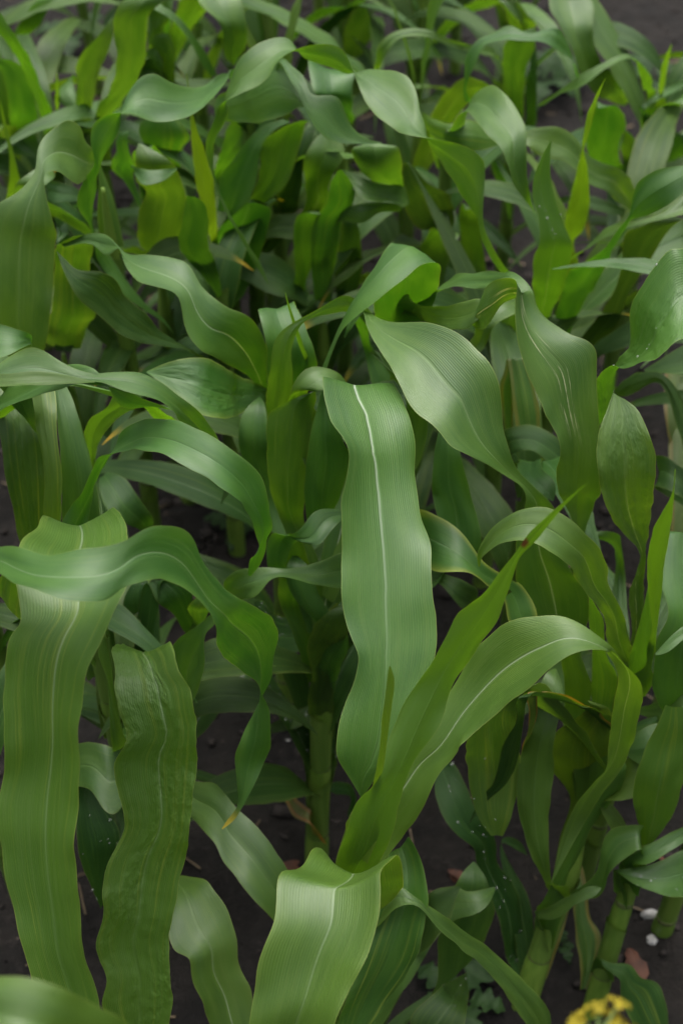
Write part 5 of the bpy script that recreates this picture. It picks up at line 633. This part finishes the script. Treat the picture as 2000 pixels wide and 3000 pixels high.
def low_leaves(key, count, zmax=.36):
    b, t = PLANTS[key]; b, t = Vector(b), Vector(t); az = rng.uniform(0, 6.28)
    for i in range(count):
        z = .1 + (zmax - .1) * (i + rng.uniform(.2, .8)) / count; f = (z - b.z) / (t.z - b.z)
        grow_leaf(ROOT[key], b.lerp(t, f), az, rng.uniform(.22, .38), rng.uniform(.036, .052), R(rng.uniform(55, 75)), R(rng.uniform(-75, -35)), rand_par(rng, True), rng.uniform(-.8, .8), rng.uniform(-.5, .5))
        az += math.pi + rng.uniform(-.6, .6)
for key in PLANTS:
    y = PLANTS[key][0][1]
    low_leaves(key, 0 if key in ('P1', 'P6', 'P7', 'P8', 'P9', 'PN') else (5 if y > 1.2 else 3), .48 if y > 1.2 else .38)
def wild_plant(x, y, hgt, label):
    r = thing('maize_plant', label, 'maize plant', (x, y, 0), 'maize plants growing in the field')
    lean = Vector((rng.uniform(-.04, .04), rng.uniform(-.04, .04), 0)); b = Vector((x, y, 0)); t = b + lean + Vector((0, 0, hgt * .62))
    make_stalk(r, b, t, rng, .011); az = rng.uniform(0, 6.28); n = rng.randint(7, 9)
    for i in range(n):
        f = .18 + .82 * i / (n - 1); p = b.lerp(t, f); top = i >= n - 2
        grow_leaf(r, p, az, rng.uniform(.42, .66) if i > 1 else .3, rng.uniform(.038, .054) if not top else .03, R(rng.uniform(62, 84) if not top else 86), R(rng.uniform(-80, -20) if not top else rng.uniform(20, 60)), rand_par(rng, i < 3) if not top else {'young': .5, 'rib': .1}, rng.uniform(-1.4, 1.4), rng.uniform(-.7, .7))
        az += math.pi + rng.uniform(-.7, .7)
    return r
WILD = [(-.62,2.42,.8,'blurred back-row maize plant at the top left corner, behind the tall diagonal spear'),
 (-.36,2.46,.78,'blurred maize plant in the back row behind the tall arched leaf at the top left'),
 (-.1,2.35,.8,'blurred back-row maize plant at the top edge between drooping leaf and long looping leaf'),
 (.12,2.42,.76,'blurred back-row maize plant at the top edge just right of the picture middle'),
 (.3,2.5,.66,'blurred shorter maize plant at the top edge between hoop-shaped leaf and bare soil'),
 (-.75,2.2,.8,'maize plant beyond the left edge, leaf tips reaching in at the top left corner'),
 (-.78,1.75,.85,'maize plant beyond the left edge, level with the wide bent pale leaf'),
 (-.2,2.72,.8,'far blurred maize plant showing its foot at the top edge left of the middle'),
 (.04,2.78,.8,'far blurred maize plant showing its foot at the top edge in the middle'),
 (.24,2.9,.75,'farthest blurred maize plant at the top edge, closest to the bare soil patch'),
 (-.5,2.8,.8,'far blurred maize plant near the top left corner, behind the low blurred weed'),
 (-.35,3.1,.8,'farthest maize plant at the top edge, left of the middle, only its foot visible'),
 (-.05,3.15,.8,'farthest maize plant at the top edge, in the middle, only its foot visible'),
 (.8,1.75,.75,'maize plant beyond the right edge behind the puckered twisted leaf'),
 (.68,1.5,.8,'maize plant beyond the right edge, leaf tips level with the twin cupped leaves'),
 (.66,1.2,.85,'maize plant beyond the right edge, level with the brown withering leaf'),
 (-.72,1.4,.85,'maize plant beyond the left edge, level with the rolled twisted leaf'),
 (-.66,.95,.8,'maize plant beyond the left edge, level with the long hanging striped leaf'),
 (.1,2.05,.66,'blurred lower maize plant under the loop of the long twisted leaf at the top'),
 (-.12,2.0,.62,'blurred lower maize plant behind the folded pale leaves left of the top centre'),
 (-.5,2.0,.7,'blurred maize plant at the left edge behind the narrow diagonal spear'),
 (-.62,2.12,.75,'blurred maize plant near the left edge, just behind the wide pale bent leaf'),
 (.02,2.56,.72,'blurred back-row maize plant peeping above the top of the long looping leaf'),
 (-.24,2.26,.74,'blurred back-row maize plant under the broad drooping leaf at the top edge'),
 (-.82,2.5,.8,'blurred back-row maize plant beyond the upper left corner'),
 (.16,2.72,.74,'blurred far maize plant at the top edge left of the hoop-shaped leaf'),
 (.75,.8,.8,'maize plant beyond the right edge beside the thin leaning stalk'),
 (-.68,.55,.8,'maize plant beyond the lower left corner')]
for x, y, hg, lb in WILD: wild_plant(x, y, hg, lb)

# ------------------------------------------------------------------ small things on the soil
def place(o, x, y, z=None): o.location = (x, y, ground_z(x, y) if z is None else z)
def stone(spot, r, seed, label):
    vs, fs = lump(seed, r * .9, .6, .32, 3); o = new_obj('stone', vs, fs, STONE); p = SPOTS[spot]; place(o, p[0], p[1], ground_z(p[0], p[1]) + r * .4); tag(o, label, 'stone', 'pale stones lying on the soil')
stone('stone_a', .0125, 1.3, 'larger angular white stone on the dark soil right of the leaning stalk')
stone('stone_b', .0075, 2.9, 'small white stone on the soil just below the larger white one')
stone('stone_c', .0035, 4.1, 'tiny pale stone on the soil beside the upright middle stalk')
def flake(r, seed, ln=1.6):
    r2 = random.Random(seed); vs, fs = [], []; n = 7
    for i in range(n + 1):
        f = i / n; wd = r * math.sin(math.pi * (.12 + .84 * f))**.7 * (.8 + .4 * r2.random())
        for k in (-1, -.5, 0, .5, 1): vs.append((k * wd + r2.uniform(-.1, .1) * r, (f - .5) * 2 * r * ln, .35 * r * k * k + r2.uniform(0, .25) * r + .25 * r * math.sin(f * 4)))
    for i in range(n):
        for j in range(4): q = i * 5 + j; fs.append((q, q + 1, q + 6, q + 5))
    return vs, fs
for spot, r, sd_, rz, label in (('litter_a', .014, 3, .2, 'reddish brown curled scrap of dead leaf below the white stones'), ('litter_b', .007, 5, 1.2, 'tiny red scrap of dead leaf on the soil left of the leaning thick stalk'),
        ('litter_c', .008, 7, 2, 'tiny red scrap of dead leaf on the soil between the two leaning stalks'), ('litter_d', .014, 8, 1, 'red brown scrap of dead leaf on the soil by the right edge'),
        ('litter_e', .005, 11, .5, 'small red scrap on the soil right of the front plant'), ('litter_f', .012, 12, 1.7, 'dark brown curled scrap behind the broad front leaf')):
    vs, fs = flake(r, sd_); o = new_obj('dead_leaf', vs, fs, LITTER); p = SPOTS[spot]; place(o, p[0], p[1], ground_z(p[0], p[1]) + r * .35); o.rotation_euler = (.3, .25, rz); tag(o, label, 'dead leaf', 'scraps of dead leaf on the soil')
cv, cf = [], []; r2 = random.Random(77); protos = [lump(i + .5, 1, .7, .6, 1) for i in range(9)]
for i in range(6000):
    x, y = r2.uniform(-1.0, 1.0), r2.uniform(.55, 3.6); r = .0014 + .0095 * r2.random()**5; vs, fs = r2.choice(protos); st = len(cv); a = r2.uniform(0, 6.3); z = ground_z(x, y) + r * .5 + .003
    cv += [(x + r * (v[0] * math.cos(a) - v[1] * math.sin(a)), y + r * (v[0] * math.sin(a) + v[1] * math.cos(a)), z + r * v[2]) for v in vs]; cf += [[st + q for q in f] for f in fs]
for i in range(420):
    x, y = r2.uniform(-1.0, 1.0), r2.uniform(.6, 3.3); r = r2.uniform(.006, .016); vs, fs = lump(i * .37, r, .6, .6, 2); st = len(cv); z = ground_z(x, y) + r * .15
    cv += [(x + v[0], y + v[1], z + v[2]) for v in vs]; cf += [[st + q for q in f] for f in fs]
o = new_obj('soil_crumbs', cv, cf, CLOD); o['kind'] = 'stuff'
# bits of straw and dry stubble trodden into the soil
cv, cf = [], []
for i in range(420):
    x, y = r2.uniform(-1.0, 1.0), r2.uniform(.6, 3.3); a = r2.uniform(0, 3.2); l = r2.uniform(.004, .028); wd = r2.uniform(.0006, .0022); z = ground_z(x, y) + .006; st = len(cv); dx, dy = math.cos(a), math.sin(a)
    for f in (-1, 0, 1):
        for q in (-1, 1): cv.append((x + dx * l * f - dy * wd * q, y + dy * l * f + dx * wd * q, z + .004 * r2.random() + (.002 if q > 0 else 0)))
    cf += [(st, st + 1, st + 3, st + 2), (st + 2, st + 3, st + 5, st + 4)]
o = new_obj('straw_bits', cv, cf, STRAW); o['kind'] = 'stuff'
def weed(spot, n, ln, label, lobed=True, rise=.5):
    p = SPOTS[spot]; r2 = random.Random(spot); root = thing('weed', label, 'weed', (p[0], p[1], ground_z(p[0], p[1])), 'low weeds between the maize plants'); b = Vector((p[0], p[1], ground_z(p[0], p[1])))
    for i in range(n):
        az = i * 2.4 + r2.uniform(-.3, .3); l = ln * r2.uniform(.6, 1.1); vs, fs, uvs = [], [], []; q = 22
        for j in range(q + 1):
            f = j / q; w_ = l * .24 * math.sin(math.pi * min(1, f * .93 + .04))**.8 * (1 + (.4 * math.sin(f * 24 + i) if lobed else .05)); w_ = max(w_, l * .012) * (.25 if f < .25 else 1)
            for k in (-1, -.6, 0, .6, 1):
                vs.append(b + Vector((math.cos(az) * f * l - math.sin(az) * k * w_, math.sin(az) * f * l + math.cos(az) * k * w_, .006 + l * (rise * math.sin(f * 2.2) - .25 * f * f) + abs(k) * w_ * .25 + .006 * noise.noise(Vector((f * 9, k * 3, i))))))
        for j in range(q):
            for k in range(4): s = j * 5 + k; fs.append((s, s + 1, s + 6, s + 5))
        new_obj('leaf', vs, fs, WEED, root)
weed('weed_a', 5, .065, 'dull green lobed weed at the bottom edge between the front plant and the leaning stalk')
weed('weed_b', 7, .10, 'low weed wet with rain on the soil left of the middle, under the twisted leaves')
weed('weed_c', 7, .12, 'blurred weed on the soil at the upper right, below the arching leaf')
weed('weed_d', 6, .11, 'blurred weed on the soil at the upper left')
weed('weed_e', 5, .03, 'tiny mossy weed seedling at the foot of the thick leaning stalk', True, .8)
weed('weed_f', 6, .12, 'broad leaved weed behind the fold of the long central leaf', True, .8)
weed('weed_g', 6, .10, 'blurred weed at the edge of the bare soil near the right edge')
weed('weed_h', 4, .06, 'small weed on the soil left of the upright middle stalk')
# yellow flower close to the lens
fp = Vector(SPOTS['flower']); fl = thing('wildflower', 'yellow mustard type flower head poking into the bottom edge, out of focus', 'flower', (fp.x, fp.y - .02, 0)); r2 = random.Random(9)
b = Vector((fp.x + .01, fp.y - .02, 0)); path = [b.lerp(fp, i / 12) + Vector((.01 * math.sin(i * .5), 0, 0)) for i in range(13)]
vs, fs = tube(path, [.0028 - .0012 * i / 12 for i in range(13)], 8); new_obj('stem', vs, fs, STEM, fl)
for i in range(26):
    a = i * 2.4; rr = .0018 + .0145 * r2.random()**.5; c = fp + Vector((math.cos(a) * rr, math.sin(a) * rr, r2.uniform(-.008, .008) - .2 * rr + .004 * math.sin(a * 3)))
    vs, fs = tube([path[-1], path[-1].lerp(c, .5) + Vector((0, 0, -.003)), c], [.0006] * 3, 5); pt = new_obj('flower_stalk', vs, fs, STEM, fl); vs, fs = [], []
    up = (c - fp + Vector((0, 0, .012))).normalized(); e1 = up.orthogonal().normalized(); e2 = up.cross(e1); rot = r2.uniform(0, 1.5)
    for k in range(4):
        th = rot + k * math.pi / 2; d = e1 * math.cos(th) + e2 * math.sin(th); s = up.cross(d); st = len(vs)
        for f, wd, z in ((0, .0006, 0), (.3, .0012, .0012), (.65, .0026, .0018), (.9, .0022, .001), (1, .0008, .0004)):
            for kk in (-1, 0, 1): vs.append(c + d * (f * .0062) + s * (kk * wd) + up * (z + .0005 * abs(kk)))
        for q in range(4):
            for kk in range(2): n0 = st + q * 3 + kk; fs.append((n0, n0 + 1, n0 + 4, n0 + 3))
    q = new_obj('petals', vs, fs, PETAL, pt); q.matrix_parent_inverse = Matrix()
